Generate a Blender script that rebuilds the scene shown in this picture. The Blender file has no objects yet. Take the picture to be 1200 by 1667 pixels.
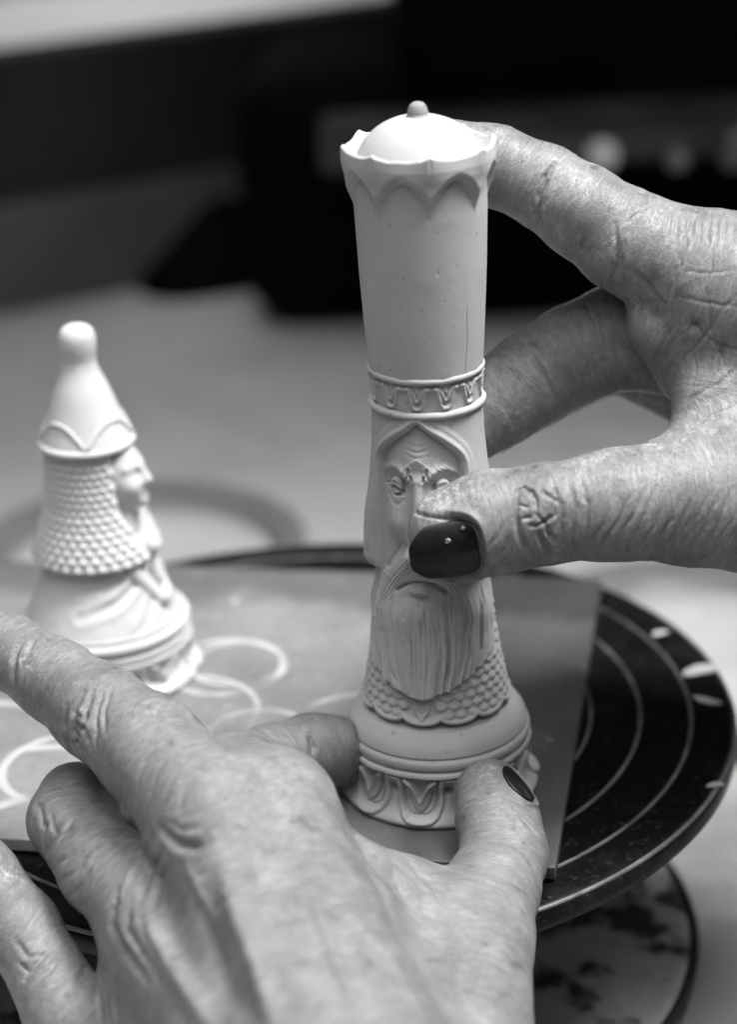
import bpy, bmesh, math, random
import numpy as np
from mathutils import Vector, Matrix
from mathutils.bvhtree import BVHTree
random.seed(4)
PI = math.pi
S = 0.01                                   # everything below is written in centimetres
scene = bpy.context.scene
COL = scene.collection

# ------------------------------------------------------------------ camera
F_PX, IMG_W, IMG_H = 3588.5, 1200.0, 1667.0
EL, ROLL = math.radians(22.922), math.radians(-2.538)
CAM = np.array([-1.2011, -39.2203, 22.5735])
FW = np.array([0, math.cos(EL), -math.sin(EL)])
_r = np.array([1.0, 0, 0]); _u = np.cross(_r, FW)
RT = math.cos(ROLL) * _r + math.sin(ROLL) * _u
UP = -math.sin(ROLL) * _r + math.cos(ROLL) * _u
cd = bpy.data.cameras.new('camera'); cam = bpy.data.objects.new('camera', cd); COL.objects.link(cam)
cam.matrix_world = Matrix(((RT[0], UP[0], -FW[0], CAM[0] * S), (RT[1], UP[1], -FW[1], CAM[1] * S),
                           (RT[2], UP[2], -FW[2], CAM[2] * S), (0, 0, 0, 1)))
cd.sensor_fit = 'VERTICAL'; cd.sensor_height = 36.0
cd.lens = 36.0 * F_PX / IMG_H
cd.clip_start = 0.01; cd.clip_end = 50
cd.dof.use_dof = True; cd.dof.focus_distance = 0.412; cd.dof.aperture_fstop = 8.5
scene.camera = cam

# ------------------------------------------------------------------ world, lamps, exposure
w = bpy.data.worlds.new('World'); scene.world = w; w.use_nodes = True
bg = w.node_tree.nodes['Background']; bg.inputs[0].default_value = (1, 1, 1, 1); bg.inputs[1].default_value = 0.015

def area(name, loc, target, size, power, sy=None, spread=180):
    l = bpy.data.lights.new(name, 'AREA'); l.energy = power; l.size = size * S
    l.spread = math.radians(spread)
    if sy: l.shape = 'RECTANGLE'; l.size_y = sy * S
    o = bpy.data.objects.new(name, l); COL.objects.link(o)
    o.location = [c * S for c in loc]
    d = Vector(target) - Vector(loc); o.rotation_euler = d.to_track_quat('-Z', 'Y').to_euler()
    return o
area('overhead_lamp', (-5, -18, 58), (-3, -8, 3), 76, 1.6, 66, 90)
area('bench_lamp', (24, -3, 64), (-2, 0, 4), 24, 0.72, None, 50)
area('side_rim_light', (46, 22, 26), (0, 2, 3), 26, 0.45)  # unseen area light added for highlights on the wheel rims
area('room_fill', (-26, -46, 30), (0, 0, 4), 40, 0.04)
scene.view_settings.view_transform = 'Standard'; scene.view_settings.look = 'None'
scene.view_settings.exposure = 0.08; scene.view_settings.gamma = 1.0
scene.cycles.use_denoising = True
scene.cycles.max_bounces = 6

# ------------------------------------------------------------------ helpers
def ray(x, y): return FW + RT * (x - IMG_W / 2) / F_PX - UP * (y - IMG_H / 2) / F_PX
def at(x, y, d): return CAM + ray(x, y) * d
def on_z(x, y, z=0.0):
    v = ray(x, y); return CAM + v * ((z - CAM[2]) / v[2])

def tag(o, label=None, cat=None, group=None, kind=None):
    if label: o['label'] = label
    if cat: o['category'] = cat
    if group: o['group'] = group
    if kind: o['kind'] = kind
    return o
def empty(name, loc=(0, 0, 0), label=None, cat=None, group=None):
    o = bpy.data.objects.new(name, None); COL.objects.link(o); o.empty_display_size = 0.01
    o.location = [c * S for c in loc]
    return tag(o, label, cat, group)
def mesh_obj(name, verts, faces, mat, parent=None, smooth=True, normals=None):
    """verts in world centimetres; parents here are unrotated empties"""
    v = np.asarray(verts, float) * S
    if parent is not None: v = v - np.array(parent_loc(parent))
    me = bpy.data.meshes.new(name)
    if isinstance(faces, np.ndarray):
        nf, k = faces.shape
        me.vertices.add(len(v)); me.vertices.foreach_set('co', v.astype(np.float32).ravel())
        me.loops.add(nf * k); me.loops.foreach_set('vertex_index', faces.astype(np.int32).ravel())
        me.polygons.add(nf); me.polygons.foreach_set('loop_start', np.arange(0, nf * k, k, dtype=np.int32))
        me.update(calc_edges=True); me.validate()
    else:
        me.from_pydata(v.tolist(), [], faces)
    if smooth: me.polygons.foreach_set('use_smooth', np.ones(len(me.polygons), bool))
    if normals is not None: me.normals_split_custom_set_from_vertices(normals.tolist())
    me.materials.append(mat)
    o = bpy.data.objects.new(name, me); COL.objects.link(o)
    if parent is not None: o.parent = parent
    return o
def parent_loc(p):
    l = Vector((0, 0, 0))
    while p is not None: l = l + p.location; p = p.parent
    return l
def bm_obj(name, bm, mat, parent=None, smooth=True):
    bm.normal_update()
    vs = [v.co[:] for v in bm.verts]; bm.verts.index_update()
    fs = [[v.index for v in f.verts] for f in bm.faces]
    o = mesh_obj(name, vs, fs, mat, parent, smooth); bm.free(); return o
def lathe(name, prof, mat, parent=None, c=(0, 0), seg=96):
    prof = np.array(prof, float); n = len(prof)
    th = np.linspace(0, 2 * PI, seg, endpoint=False)
    V = np.stack([c[0] + prof[:, 0][:, None] * np.sin(th), c[1] - prof[:, 0][:, None] * np.cos(th),
                  np.repeat(prof[:, 1][:, None], seg, 1)], -1).reshape(-1, 3)
    i = np.arange(n - 1)[:, None]; j = np.arange(seg)[None]
    a = i * seg + j; b = i * seg + (j + 1) % seg
    Fc = np.stack([a, b, b + seg, a + seg], -1).reshape(-1, 4)
    return mesh_obj(name, V, Fc, mat, parent)
def smoothprof(pts, n=8):
    """Catmull-Rom through profile points"""
    p = np.array(pts, float); p = np.vstack([2 * p[0] - p[1], p, 2 * p[-1] - p[-2]]); out = []
    for i in range(1, len(p) - 2):
        for t in np.linspace(0, 1, n, endpoint=False):
            out.append(0.5 * ((2 * p[i]) + (p[i + 1] - p[i - 1]) * t + (2 * p[i - 1] - 5 * p[i] + 4 * p[i + 1] - p[i + 2]) * t * t
                              + (3 * p[i] - p[i - 1] - 3 * p[i + 1] + p[i + 2]) * t ** 3))
    out.append(p[-2]); return np.array(out)
def tube(name, pts, r, mat, parent=None, seg=10, closed=False, cap=True):
    pts = np.array(pts, float); n = len(pts); rr = np.broadcast_to(np.asarray(r, float), (n,))
    T = (np.roll(pts, -1, 0) - np.roll(pts, 1, 0)) if closed else np.gradient(pts, axis=0)
    T /= np.linalg.norm(T, axis=1)[:, None]
    ref = np.array([0.13, 0.21, 0.97]); A = np.cross(T, ref); A /= np.linalg.norm(A, axis=1)[:, None]; B = np.cross(T, A)
    th = np.linspace(0, 2 * PI, seg, endpoint=False)
    V = pts[:, None] + rr[:, None, None] * (A[:, None] * np.cos(th)[None, :, None] + B[:, None] * np.sin(th)[None, :, None])
    Fc = []
    for i in range(n if closed else n - 1):
        for j in range(seg):
            k = (i + 1) % n; l = (j + 1) % seg
            Fc.append((i * seg + j, k * seg + j, k * seg + l, i * seg + l))
    if not closed and cap:
        Fc.append(tuple(range(seg))); Fc.append(tuple(range((n - 1) * seg + seg - 1, (n - 1) * seg - 1, -1)))
    return mesh_obj(name, V.reshape(-1, 3), Fc, mat, parent)

def _hash(ix, iy, iz, seed):
    n = (ix.astype(np.int64) * 374761393 + iy.astype(np.int64) * 668265263 + iz.astype(np.int64) * 2147483647 + seed * 974634533) & 0xffffffff
    n = ((n ^ (n >> 13)) * 1274126177) & 0xffffffff
    n = n ^ (n >> 16)
    return (n & 0xffff) / 32767.5 - 1.0
def vnoise(x, y, z=0.0, seed=0):
    x, y, z = np.broadcast_arrays(np.asarray(x, float), np.asarray(y, float), np.asarray(z, float))
    ix, iy, iz = np.floor(x).astype(int), np.floor(y).astype(int), np.floor(z).astype(int)
    fx, fy, fz = x - ix, y - iy, z - iz
    fx, fy, fz = [f * f * f * (f * (f * 6 - 15) + 10) for f in (fx, fy, fz)]
    o = 0
    for a in (0, 1):
        for b in (0, 1):
            for c in (0, 1):
                o = o + _hash(ix + a, iy + b, iz + c, seed) * (fx if a else 1 - fx) * (fy if b else 1 - fy) * (fz if c else 1 - fz)
    return o
def sstep(a, b, x):
    t = np.clip((x - a) / (b - a), 0, 1); return t * t * (3 - 2 * t)
def seg_dist(X, Y, poly):
    """distance to a 2-D polyline and the fraction along it"""
    d = np.full(np.shape(X), 1e9); tt = np.zeros(np.shape(X)); n = len(poly) - 1
    for i in range(n):
        (ax, ay), (bx, by) = poly[i], poly[i + 1]; vx, vy = bx - ax, by - ay
        t = np.clip(((X - ax) * vx + (Y - ay) * vy) / (vx * vx + vy * vy + 1e-12), 0, 1)
        e = np.hypot(X - ax - t * vx, Y - ay - t * vy); m = e < d
        d = np.where(m, e, d); tt = np.where(m, (i + t) / n, tt)
    return d, tt
def inside(X, Y, poly):
    r = np.zeros(np.shape(X), bool); n = len(poly)
    for i in range(n):
        (ax, ay), (bx, by) = poly[i], poly[(i + 1) % n]
        c = ((ay > Y) != (by > Y)) & (X < (bx - ax) * (Y - ay) / (by - ay + 1e-12) + ax)
        r ^= c
    return r

# ------------------------------------------------------------------ materials (grey: the photograph is black and white)
class NT:
    def __init__(s, name):
        s.m = bpy.data.materials.new(name); s.m.use_nodes = True; s.t = s.m.node_tree
        s.b = s.t.nodes['Principled BSDF']; s.co = s.t.nodes.new('ShaderNodeTexCoord')
    def n(s, typ, **kw):
        x = s.t.nodes.new(typ)
        for k, v in kw.items():
            if k in x.inputs: x.inputs[k].default_value = v
            else: setattr(x, k, v)
        return x
    def l(s, a, b): s.t.links.new(a, b)
    def noise(s, scale, detail=4, rough=0.6, vec=None):
        x = s.n('ShaderNodeTexNoise', Scale=scale, Detail=detail, Roughness=rough)
        s.l(vec if vec is not None else s.co.outputs['Object'], x.inputs['Vector']); return x.outputs['Fac']
    def ramp(s, fac, *stops):
        r = s.n('ShaderNodeValToRGB'); e = r.color_ramp.elements
        while len(e) < len(stops): e.new(0.5)
        for i, (p, v) in enumerate(stops): e[i].position = p; e[i].color = (v, v, v, 1)
        s.l(fac, r.inputs[0]); return r.outputs['Color']
    def math(s, op, a, b=None, c=None):
        x = s.n('ShaderNodeMath', operation=op)
        for i, q in enumerate((a, b, c)):
            if q is None: continue
            if isinstance(q, (int, float)): x.inputs[i].default_value = q
            else: s.l(q, x.inputs[i])
        return x.outputs[0]
    def mix(s, fac, a, b, typ='MIX'):
        x = s.n('ShaderNodeMix', data_type='RGBA', blend_type=typ)
        for i, q in ((0, fac), (6, a), (7, b)):
            if isinstance(q, (int, float)): x.inputs[i].default_value = q if i == 0 else (q, q, q, 1)
            else: s.l(q, x.inputs[i])
        return x.outputs[2]
    def bump(s, h, strength, dist, prev=None):
        x = s.n('ShaderNodeBump', Strength=strength, Distance=dist * S); s.l(h, x.inputs['Height'])
        if prev is not None: s.l(prev, x.inputs['Normal'])
        return x.outputs[0]
    def base(s, c):
        if isinstance(c, (int, float)): s.b.inputs['Base Color'].default_value = (c, c, c, 1)
        else: s.l(c, s.b.inputs['Base Color'])
    def rough(s, r):
        if isinstance(r, (int, float)): s.b.inputs['Roughness'].default_value = r
        else: s.l(r, s.b.inputs['Roughness'])
    def nrm(s, n): s.l(n, s.b.inputs['Normal'])

def plaster(name, v, spec=0.25):
    t = NT(name)
    a = t.ramp(t.noise(90, 6, 0.65), (0.3, v * 0.93), (0.7, v * 1.04))
    specks = t.ramp(t.noise(900, 2, 0.5), (0.27, 0.72), (0.33, 1.0))
    t.base(t.mix(1.0, a, specks, 'MULTIPLY')); t.rough(0.78); t.b.inputs['Specular IOR Level'].default_value = spec
    n = t.bump(t.noise(350, 4, 0.5), 0.10, 0.015); n = t.bump(t.noise(2200, 3, 0.6), 0.16, 0.005, n); t.nrm(n)
    t.b.inputs['Subsurface Weight'].default_value = 0.0
    return t.m
M_KING = plaster('grey_unfired_clay', 0.44)
M_QUEEN = plaster('white_bisque_clay', 0.60)

def simple(name, v, rough=0.6, spec=0.5, nscale=40, var=0.12, bump=0.0):
    t = NT(name)
    t.base(t.ramp(t.noise(nscale, 6, 0.6), (0.3, v * (1 - var)), (0.7, v * (1 + var)))); t.rough(rough)
    t.b.inputs['Specular IOR Level'].default_value = spec
    if bump: t.nrm(t.bump(t.noise(nscale * 8, 4), bump, 0.03))
    return t.m

def skin_material(name, v):
    t = NT(name)
    at_ = t.n('ShaderNodeAttribute', attribute_name='grain'); g = at_.outputs['Vector']
    def layer(sc, det, ro):
        mp = t.n('ShaderNodeMapping'); mp.inputs['Scale'].default_value = sc; t.l(g, mp.inputs['Vector'])
        return t.noise(1.0, det, ro, mp.outputs[0])
    lines = layer((26, 8, 8), 5, 0.65); folds = layer((10, 2.6, 2.6), 5, 0.62); cross = layer((7, 20, 20), 4, 0.6)
    wav = t.math('ABSOLUTE', t.math('SUBTRACT', folds, 0.5)); cut = t.ramp(wav, (0.0, 0.0), (0.045, 1.0))          # thin fold lines
    wav2 = t.math('ABSOLUTE', t.math('SUBTRACT', lines, 0.5)); cut2 = t.ramp(wav2, (0.0, 0.0), (0.05, 1.0))
    wav3 = t.math('ABSOLUTE', t.math('SUBTRACT', cross, 0.5)); cut3 = t.ramp(wav3, (0.0, 0.0), (0.04, 1.0))
    vo = t.n('ShaderNodeTexVoronoi', feature='DISTANCE_TO_EDGE', Scale=900.0); t.l(t.co.outputs['Object'], vo.inputs['Vector'])
    cells = t.ramp(vo.outputs['Distance'], (0.0, 0.0), (0.14, 1.0))
    blotch = t.ramp(t.noise(95, 6, 0.7), (0.30, v * 0.66), (0.70, v * 1.22))
    freck = t.ramp(t.noise(230, 3, 0.55), (0.29, 0.62), (0.40, 1.0))
    col = t.mix(1.0, blotch, freck, 'MULTIPLY')
    col = t.mix(0.40, col, t.ramp(folds, (0.32, 0.55), (0.6, 1.1)), 'MULTIPLY')
    col = t.mix(0.40, col, t.ramp(lines, (0.3, 0.55), (0.55, 1.08)), 'MULTIPLY')
    col = t.mix(0.22, col, cut, 'MULTIPLY'); col = t.mix(0.16, col, cut2, 'MULTIPLY')
    # dried slip: pale smears of clay left on the skin
    slip = t.n('ShaderNodeAttribute', attribute_name='slip')
    sm = t.math('MULTIPLY', slip.outputs['Fac'], t.ramp(t.noise(600, 6, 0.75), (0.5, 0.0), (0.66, 0.9)))
    col = t.mix(sm, col, 0.62)
    t.base(col)
    t.rough(t.ramp(t.noise(200, 4), (0.3, 0.30), (0.7, 0.52)))
    t.b.inputs['Specular IOR Level'].default_value = 0.45
    t.b.inputs['Subsurface Weight'].default_value = 0.08
    t.b.inputs['Subsurface Radius'].default_value = (0.003, 0.003, 0.003); t.b.inputs['Subsurface Scale'].default_value = 0.4
    n = t.bump(folds, 0.30, 0.06); n = t.bump(cut, 0.30, 0.014, n); n = t.bump(lines, 0.35, 0.025, n); n = t.bump(cut2, 0.25, 0.006, n); n = t.bump(cut3, 0.2, 0.006, n); n = t.bump(cells, 0.25, 0.006, n)
    n = t.bump(sm, 0.25, 0.012, n); t.nrm(n)
    return t.m
M_SKIN = skin_material('skin', 0.255)
M_POLISH = simple('dark_nail_polish', 0.012, 0.28, 0.25, 300, 0.4)
M_NAILEDGE = simple('nail_edge', 0.45, 0.35)

# ------------------------------------------------------------------ table, wheel, board
TZ = -6.5
t = NT('pale_table')
col = t.ramp(t.noise(14, 5, 0.6), (0.3, 0.53), (0.7, 0.60))
co = t.n('ShaderNodeSeparateXYZ'); t.l(t.co.outputs['Object'], co.inputs[0])
smear = t.ramp(t.noise(22, 6, 0.7), (0.5, 1.0), (0.68, 0.6))
wx = t.math('SUBTRACT', co.outputs[0], 0.095); wy = t.math('SUBTRACT', co.outputs[1], -0.035)
wd = t.math('SQRT', t.math('ADD', t.math('MULTIPLY', wx, wx), t.math('MULTIPLY', wy, wy)))
wd = t.math('ADD', wd, t.math('MULTIPLY', t.math('SUBTRACT', t.noise(30, 6, 0.65), 0.5), 0.09))
dark_patch = t.ramp(wd, (0.085, 0.30), (0.165, 1.0))                      # darker mottled patch round the front of the wheel
col = t.mix(1.0, col, dark_patch, 'MULTIPLY')
t.base(t.mix(0.5, col, smear, 'MULTIPLY')); t.rough(0.55)
t.nrm(t.bump(t.noise(60, 4), 0.2, 0.1))
def box(name, x0, x1, y0, y1, z0, z1, mat, parent=None, rot=0.0, bev=0.0, pivot=None):
    bm = bmesh.new(); bmesh.ops.create_cube(bm, size=1)
    for v in bm.verts: v.co = Vector(((x0 + x1) / 2 + v.co.x * (x1 - x0), (y0 + y1) / 2 + v.co.y * (y1 - y0), (z0 + z1) / 2 + v.co.z * (z1 - z0)))
    if bev: bmesh.ops.bevel(bm, geom=list(bm.edges), offset=bev, segments=3, affect='EDGES', profile=0.5)
    if rot:
        p = Vector(pivot or ((x0 + x1) / 2, (y0 + y1) / 2, 0)); bmesh.ops.rotate(bm, cent=p, matrix=Matrix.Rotation(rot, 3, 'Z'), verts=bm.verts)
    return bm_obj(name, bm, mat, parent, smooth=False)
tag(box('table_top', -90, 110, -30, 78, TZ - 3, TZ, t.m), kind='structure')

WC = (-2.65, 3.85)
t = NT('black_enamelled_iron')
dust = t.ramp(t.noise(38, 7, 0.72), (0.52, 0.0), (0.75, 1.0)); fd = t.ramp(t.noise(900, 3, 0.6), (0.60, 0.0), (0.70, 1.0))
t.base(t.mix(fd, t.mix(dust, 0.005, 0.022), 0.035)); t.rough(t.ramp(t.noise(45, 6, 0.7), (0.35, 0.26), (0.7, 0.5)))
t.b.inputs['Specular IOR Level'].default_value = 0.16; t.nrm(t.bump(t.noise(300, 4), 0.06, 0.02)); M_WHEEL = t.m
M_RING = simple('worn_metal_ring', 0.13, 0.35, 0.5, 160, 0.6)
t = NT('clay_stained_iron')
sp = t.ramp(t.noise(75, 4, 0.5), (0.40, 0.03), (0.47, 1.0))
bs = t.ramp(t.noise(40, 6, 0.65), (0.3, 0.12), (0.7, 0.26))
t.base(t.mix(1.0, bs, sp, 'MULTIPLY')); t.rough(0.5); M_FOOT = t.m
wheel = empty('banding_wheel', (WC[0], WC[1], TZ), 'black iron banding wheel with raised rings, carrying the pale board', 'turntable')
zt = -0.35
lathe('wheel_head', smoothprof([(0.01, zt), (3, zt), (6, zt), (9.02, zt)], 2).tolist() + [(9.12, zt + .0), (9.22, zt - .04), (9.28, zt - .12), (9.29, zt - .3), (9.27, zt - .46), (9.2, zt - .55), (9.0, zt - .58), (3.0, zt - .7), (0.01, zt - .7)], M_WHEEL, wheel, WC, 192)
for R_ in (6.13, 7.2, 8.29):
    th = np.linspace(0, 2 * PI, 160, endpoint=False)
    tube('raised_ring', np.stack([WC[0] + R_ * np.cos(th), WC[1] + R_ * np.sin(th), np.full(160, zt)], -1), 0.042, M_RING, wheel, 8, True)
th = np.linspace(0, 2 * PI, 200, endpoint=False)
tube('worn_edge', np.stack([WC[0] + 9.2 * np.cos(th), WC[1] + 9.2 * np.sin(th), np.full(200, zt - .06) ], -1), 0.05, M_RING, wheel, 8, True)
lathe('column', [(1.6, zt - .9), (1.6, -3.5), (2.0, -4.6), (3.4, -5.3), (3.4, -5.6)], M_WHEEL, wheel, WC, 64)
lathe('foot_plate', [(0.01, -5.45), (3.0, -5.5), (6.5, -5.75), (8.1, -5.9), (8.4, -5.95), (8.5, -6.1), (8.5, TZ + .02), (0.01, TZ + .02)], M_FOOT, wheel, WC, 128)
tube('foot_rim', np.stack([WC[0] + 8.45 * np.cos(th), WC[1] + 8.45 * np.sin(th), np.full(200, -6.02)], -1), 0.13, M_WHEEL, wheel, 8, True)
# pale glaze splashes dried onto the wheel
M_SPLASH = simple('dried_slip', 0.5, 0.7)
def splash(px, py, rx, ry, ang, seed):
    c = on_z(px, py, zt + .01); n = 20; V = [c + np.array([0, 0, .03])]
    for i in range(n):
        a = 2 * PI * i / n; k = 1 + 0.16 * math.sin(2 * a + seed) + 0.10 * math.sin(3 * a + 2 * seed)
        x, y = rx * k * math.cos(a), ry * k * math.sin(a)
        V.append(c + np.array([x * math.cos(ang) - y * math.sin(ang), x * math.sin(ang) + y * math.cos(ang), 0]))
    mesh_obj('slip_splash', V, [(0, 1 + i, 1 + (i + 1) % n) for i in range(n)], M_SPLASH, wheel)
splash(1075, 1030, .18, .12, .3, 1); splash(1140, 1090, .38, .26, .5, 2); splash(1152, 1140, .34, .13, -.5, 3.4); splash(1165, 1277, .22, .09, .2, 5)

# the board the pieces stand on: corners measured on the plane z = 0
BR, FR = np.array([4.39, 9.33]), np.array([2.04, -3.49])
e1 = (BR - FR) / np.linalg.norm(BR - FR); e2 = np.array([-e1[1], e1[0]])
BL, FL = BR + e2 * 16.5, FR + e2 * 16.5
t = NT('stained_board')
P = t.n('ShaderNodeSeparateXYZ'); t.l(t.co.outputs['Object'], P.inputs[0])
base = t.ramp(t.noise(28, 7, 0.62), (0.3, 0.17), (0.72, 0.32))
fine = t.ramp(t.noise(420, 5, 0.7), (0.3, 0.82), (0.7, 1.12))
base = t.mix(1.0, base, fine, 'MULTIPLY')
def ringmask(px, py, R_, wd, seed, z0=0.0):
    c = on_z(px, py)
    dx = t.math('SUBTRACT', P.outputs[0], float(c[0] * S)); dy = t.math('SUBTRACT', P.outputs[1], float(c[1] * S))
    d = t.math('SQRT', t.math('ADD', t.math('MULTIPLY', dx, dx), t.math('MULTIPLY', dy, dy)))
    d = t.math('ABSOLUTE', t.math('SUBTRACT', d, R_ * S))
    m = t.math('SUBTRACT', 1.0, t.math('DIVIDE', d, wd * S)); m = t.math('MAXIMUM', m, 0.0)
    m = t.math('MINIMUM', t.math('MULTIPLY', m, 2.0), 1.0)
    mp = t.n('ShaderNodeMapping'); mp.inputs['Location'].default_value = (seed, seed * 2, 0); t.l(t.co.outputs['Object'], mp.inputs[0])
    return t.math('MULTIPLY', m, t.ramp(t.noise(45, 3, 0.5, mp.outputs[0]), (0.42, 0.0), (0.56, 0.85)))
for (px, py, R_, wd, sd) in ((365, 1085, 1.35, .13, .1), (385, 1080, 1.05, .08, .35), (290, 1160, 1.75, .09, .7), (600, 1190, 1.75, .12, 1.3), (420, 1195, 1.1, .1, 2.1), (60, 1290, 1.9, .14, 3.3), (-60, 1230, 2.4, .2, 4.4), (120, 1250, 1.5, .12, 5.1)):
    base = t.mix(ringmask(px, py, R_, wd, sd), base, 0.55)
def edge_darkening(p, n, w0, w1, v, seed):
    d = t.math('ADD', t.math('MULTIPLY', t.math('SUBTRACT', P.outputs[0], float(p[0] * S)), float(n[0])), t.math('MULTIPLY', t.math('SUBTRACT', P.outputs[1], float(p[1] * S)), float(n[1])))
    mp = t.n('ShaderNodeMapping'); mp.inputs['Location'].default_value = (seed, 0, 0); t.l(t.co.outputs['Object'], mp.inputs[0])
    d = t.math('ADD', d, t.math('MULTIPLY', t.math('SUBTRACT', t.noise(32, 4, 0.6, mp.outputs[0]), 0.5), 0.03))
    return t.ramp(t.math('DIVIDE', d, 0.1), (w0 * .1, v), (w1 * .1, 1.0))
base = t.mix(1.0, base, edge_darkening(BR, -e1, 1.6, 2.2, .55, 0.3), 'MULTIPLY')       # darker strip along the back edge
base = t.mix(1.0, base, edge_darkening(BR, e2, 2.8, 5.2, .36, 1.7), 'MULTIPLY')         # shade of the hand painted into the colour along the right edge
blot = t.ramp(t.noise(95, 4, 0.6), (0.66, 0.0), (0.72, 0.8))
base = t.mix(blot, base, 0.5)
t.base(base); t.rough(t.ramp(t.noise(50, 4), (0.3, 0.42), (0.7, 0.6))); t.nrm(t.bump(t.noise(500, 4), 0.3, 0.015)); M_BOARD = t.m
bm = bmesh.new()
vs = [bm.verts.new((p[0], p[1], z)) for z in (-0.29, 0.0) for p in (FR, BR, BL, FL)]
for f in ((3, 2, 1, 0), (4, 5, 6, 7), (0, 1, 5, 4), (1, 2, 6, 5), (2, 3, 7, 6), (3, 0, 4, 7)): bm.faces.new([vs[i] for i in f])
bmesh.ops.bevel(bm, geom=list(bm.edges), offset=0.03, segments=2, affect='EDGES', profile=0.5)
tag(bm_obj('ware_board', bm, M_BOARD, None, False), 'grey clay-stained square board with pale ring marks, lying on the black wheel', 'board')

# ------------------------------------------------------------------ background
M_DISH = simple('pale_glazed_dish', 0.62, 0.3, 0.4); M_DISHRIM = simple('grey_dish_rim', 0.22, 0.3, 0.4)
def dish(px, py, k, label):
    c = on_z(px, py, TZ + .5); e = empty('shallow_dish', (c[0], c[1], TZ), label, 'dish')
    lathe('dish_floor', [(.01, TZ + .12), (3.6 * k, TZ + .12), (4.3 * k, TZ + .5), (4.3 * k, TZ + .3), (3.8 * k, TZ + .02), (.01, TZ + .02)], M_DISH, e, c[:2], 96)
    lathe('dish_rim', [(4.28 * k, TZ + .5), (4.7 * k, TZ + .85), (5.25 * k, TZ + 1.1), (5.4 * k, TZ + 1.05), (5.2 * k, TZ + .8), (4.6 * k, TZ + .4), (4.3 * k, TZ + .3)], M_DISHRIM, e, c[:2], 96)
dish(225, 912, 1.0, 'shallow round pale dish with grey rim standing behind the white queen')
dish(1135, 1070, 1.05, 'shallow dish with grey rim at the right edge, behind the black wheel')

M_BLACK = simple('black_plastic', 0.004, 0.7, 0.04, 20, 0.3)
M_PANEL = simple('dark_grey_panel', 0.045, 0.7, 0.1, 12, 0.25)
M_SKIRT = simple('mid_grey_panel', 0.16, 0.7, 0.15, 12, 0.2)
M_WALL = simple('pale_wall', 0.8, 0.8, 0.2, 8, 0.06)
pA, pB = on_z(0, 512, TZ), on_z(390, 440, TZ)
yaw = math.atan2(pB[1] - pA[1], pB[0] - pA[0])
def along(s, dz, back=0.0):
    u = np.array([math.cos(yaw), math.sin(yaw), 0]); n = np.array([-math.sin(yaw), math.cos(yaw), 0])
    return np.array([pA[0], pA[1], TZ]) + u * s + n * back + np.array([0, 0, dz])
def wall_slab(name, s0, s1, z0, z1, b0, b1, mat, parent=None):
    V = [along(s, z, b) for z in (z0, z1) for (s, b) in ((s0, b0), (s1, b0), (s1, b1), (s0, b1))]
    return mesh_obj(name, V, [(3, 2, 1, 0), (4, 5, 6, 7), (0, 1, 5, 4), (1, 2, 6, 5), (2, 3, 7, 6), (3, 0, 4, 7)], mat, parent, False)
def wall_z(px, py, back=0.0):
    """height above the table at which the ray meets the panel plane"""
    n = np.array([-math.sin(yaw), math.cos(yaw), 0]); p0 = along(0, 0, back); v = ray(px, py)
    q = CAM + v * (np.dot(p0 - CAM, n) / np.dot(v, n)); return q[2] - TZ
h1, h2 = wall_z(0, 335), wall_z(0, 95)
cab = empty('bench_back', along(0, 0), 'blurred dark grey bench panel with a paler lower strip at the far left', 'panel')
wall_slab('lower_strip', -25, 48, 0.0, h1, 0, 1.5, M_SKIRT, cab)
wall_slab('upper_panel', -25, 60, h1, h2, 0.3, 2.0, M_PANEL, cab)
tag(wall_slab('wall', -45, 120, -3, 40, 14, 16, M_WALL), kind='structure')
area('added_wall_fill', along(10, 34, 8), along(10, 8, 9), 20, 0.13, None, 90)  # unseen light added behind the panel to brighten the wall strip
tag(wall_slab('ledge', -40, 110, h2 - 1.2, h2 + .05, 2.2, 13.9, M_WALL), kind='structure')
# black machine
kc = on_z(402, 548, TZ)
case = empty('black_machine', (kc[0] + 20, kc[1] + 6, TZ), 'large blurred black machine with a lighter shelf edge behind the king', 'machine')
v_ = ray(500, 24); zc_ = (CAM + v_ * ((kc[1] + 14 - CAM[1]) / v_[1]))[2]
v_ = ray(655, 200); xc_ = (CAM + v_ * ((kc[1] - CAM[1]) / v_[1]))[0]
box('cabinet', kc[0], xc_ + 2.0, kc[1], kc[1] + 14, TZ, zc_, M_BLACK, case, bev=2.2)
box('cabinet_tower', xc_, kc[0] + 60, kc[1] + .2, kc[1] + 13.8, TZ, TZ + 30, M_BLACK, case, bev=1.5)
M_SHELF = simple('worn_shelf', 0.06, 0.6, 0.2, 30, 0.6); M_EDGE = simple('worn_shelf_edge', 0.2, 0.5, 0.3, 60, 0.7); M_KNOBS = simple('pale_knob', 0.75, 0.4)
def on_y(px, py, Y):
    v = ray(px, py); return CAM + v * ((Y - CAM[1]) / v[1])
Ys = kc[1] - 6.5; zt_, zb_ = on_y(900, 232, Ys)[2], on_y(900, 274, Ys)[2]
box('shelf', kc[0] + 3.5, kc[0] + 45, Ys + .3, kc[1] + .5, zb_, zt_, M_SHELF, case, bev=.3)
box('shelf_edge', kc[0] + 19, kc[0] + 45, Ys - .1, Ys + .28, zt_ - .45, zt_ + .1, M_EDGE, case, bev=.12)
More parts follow.
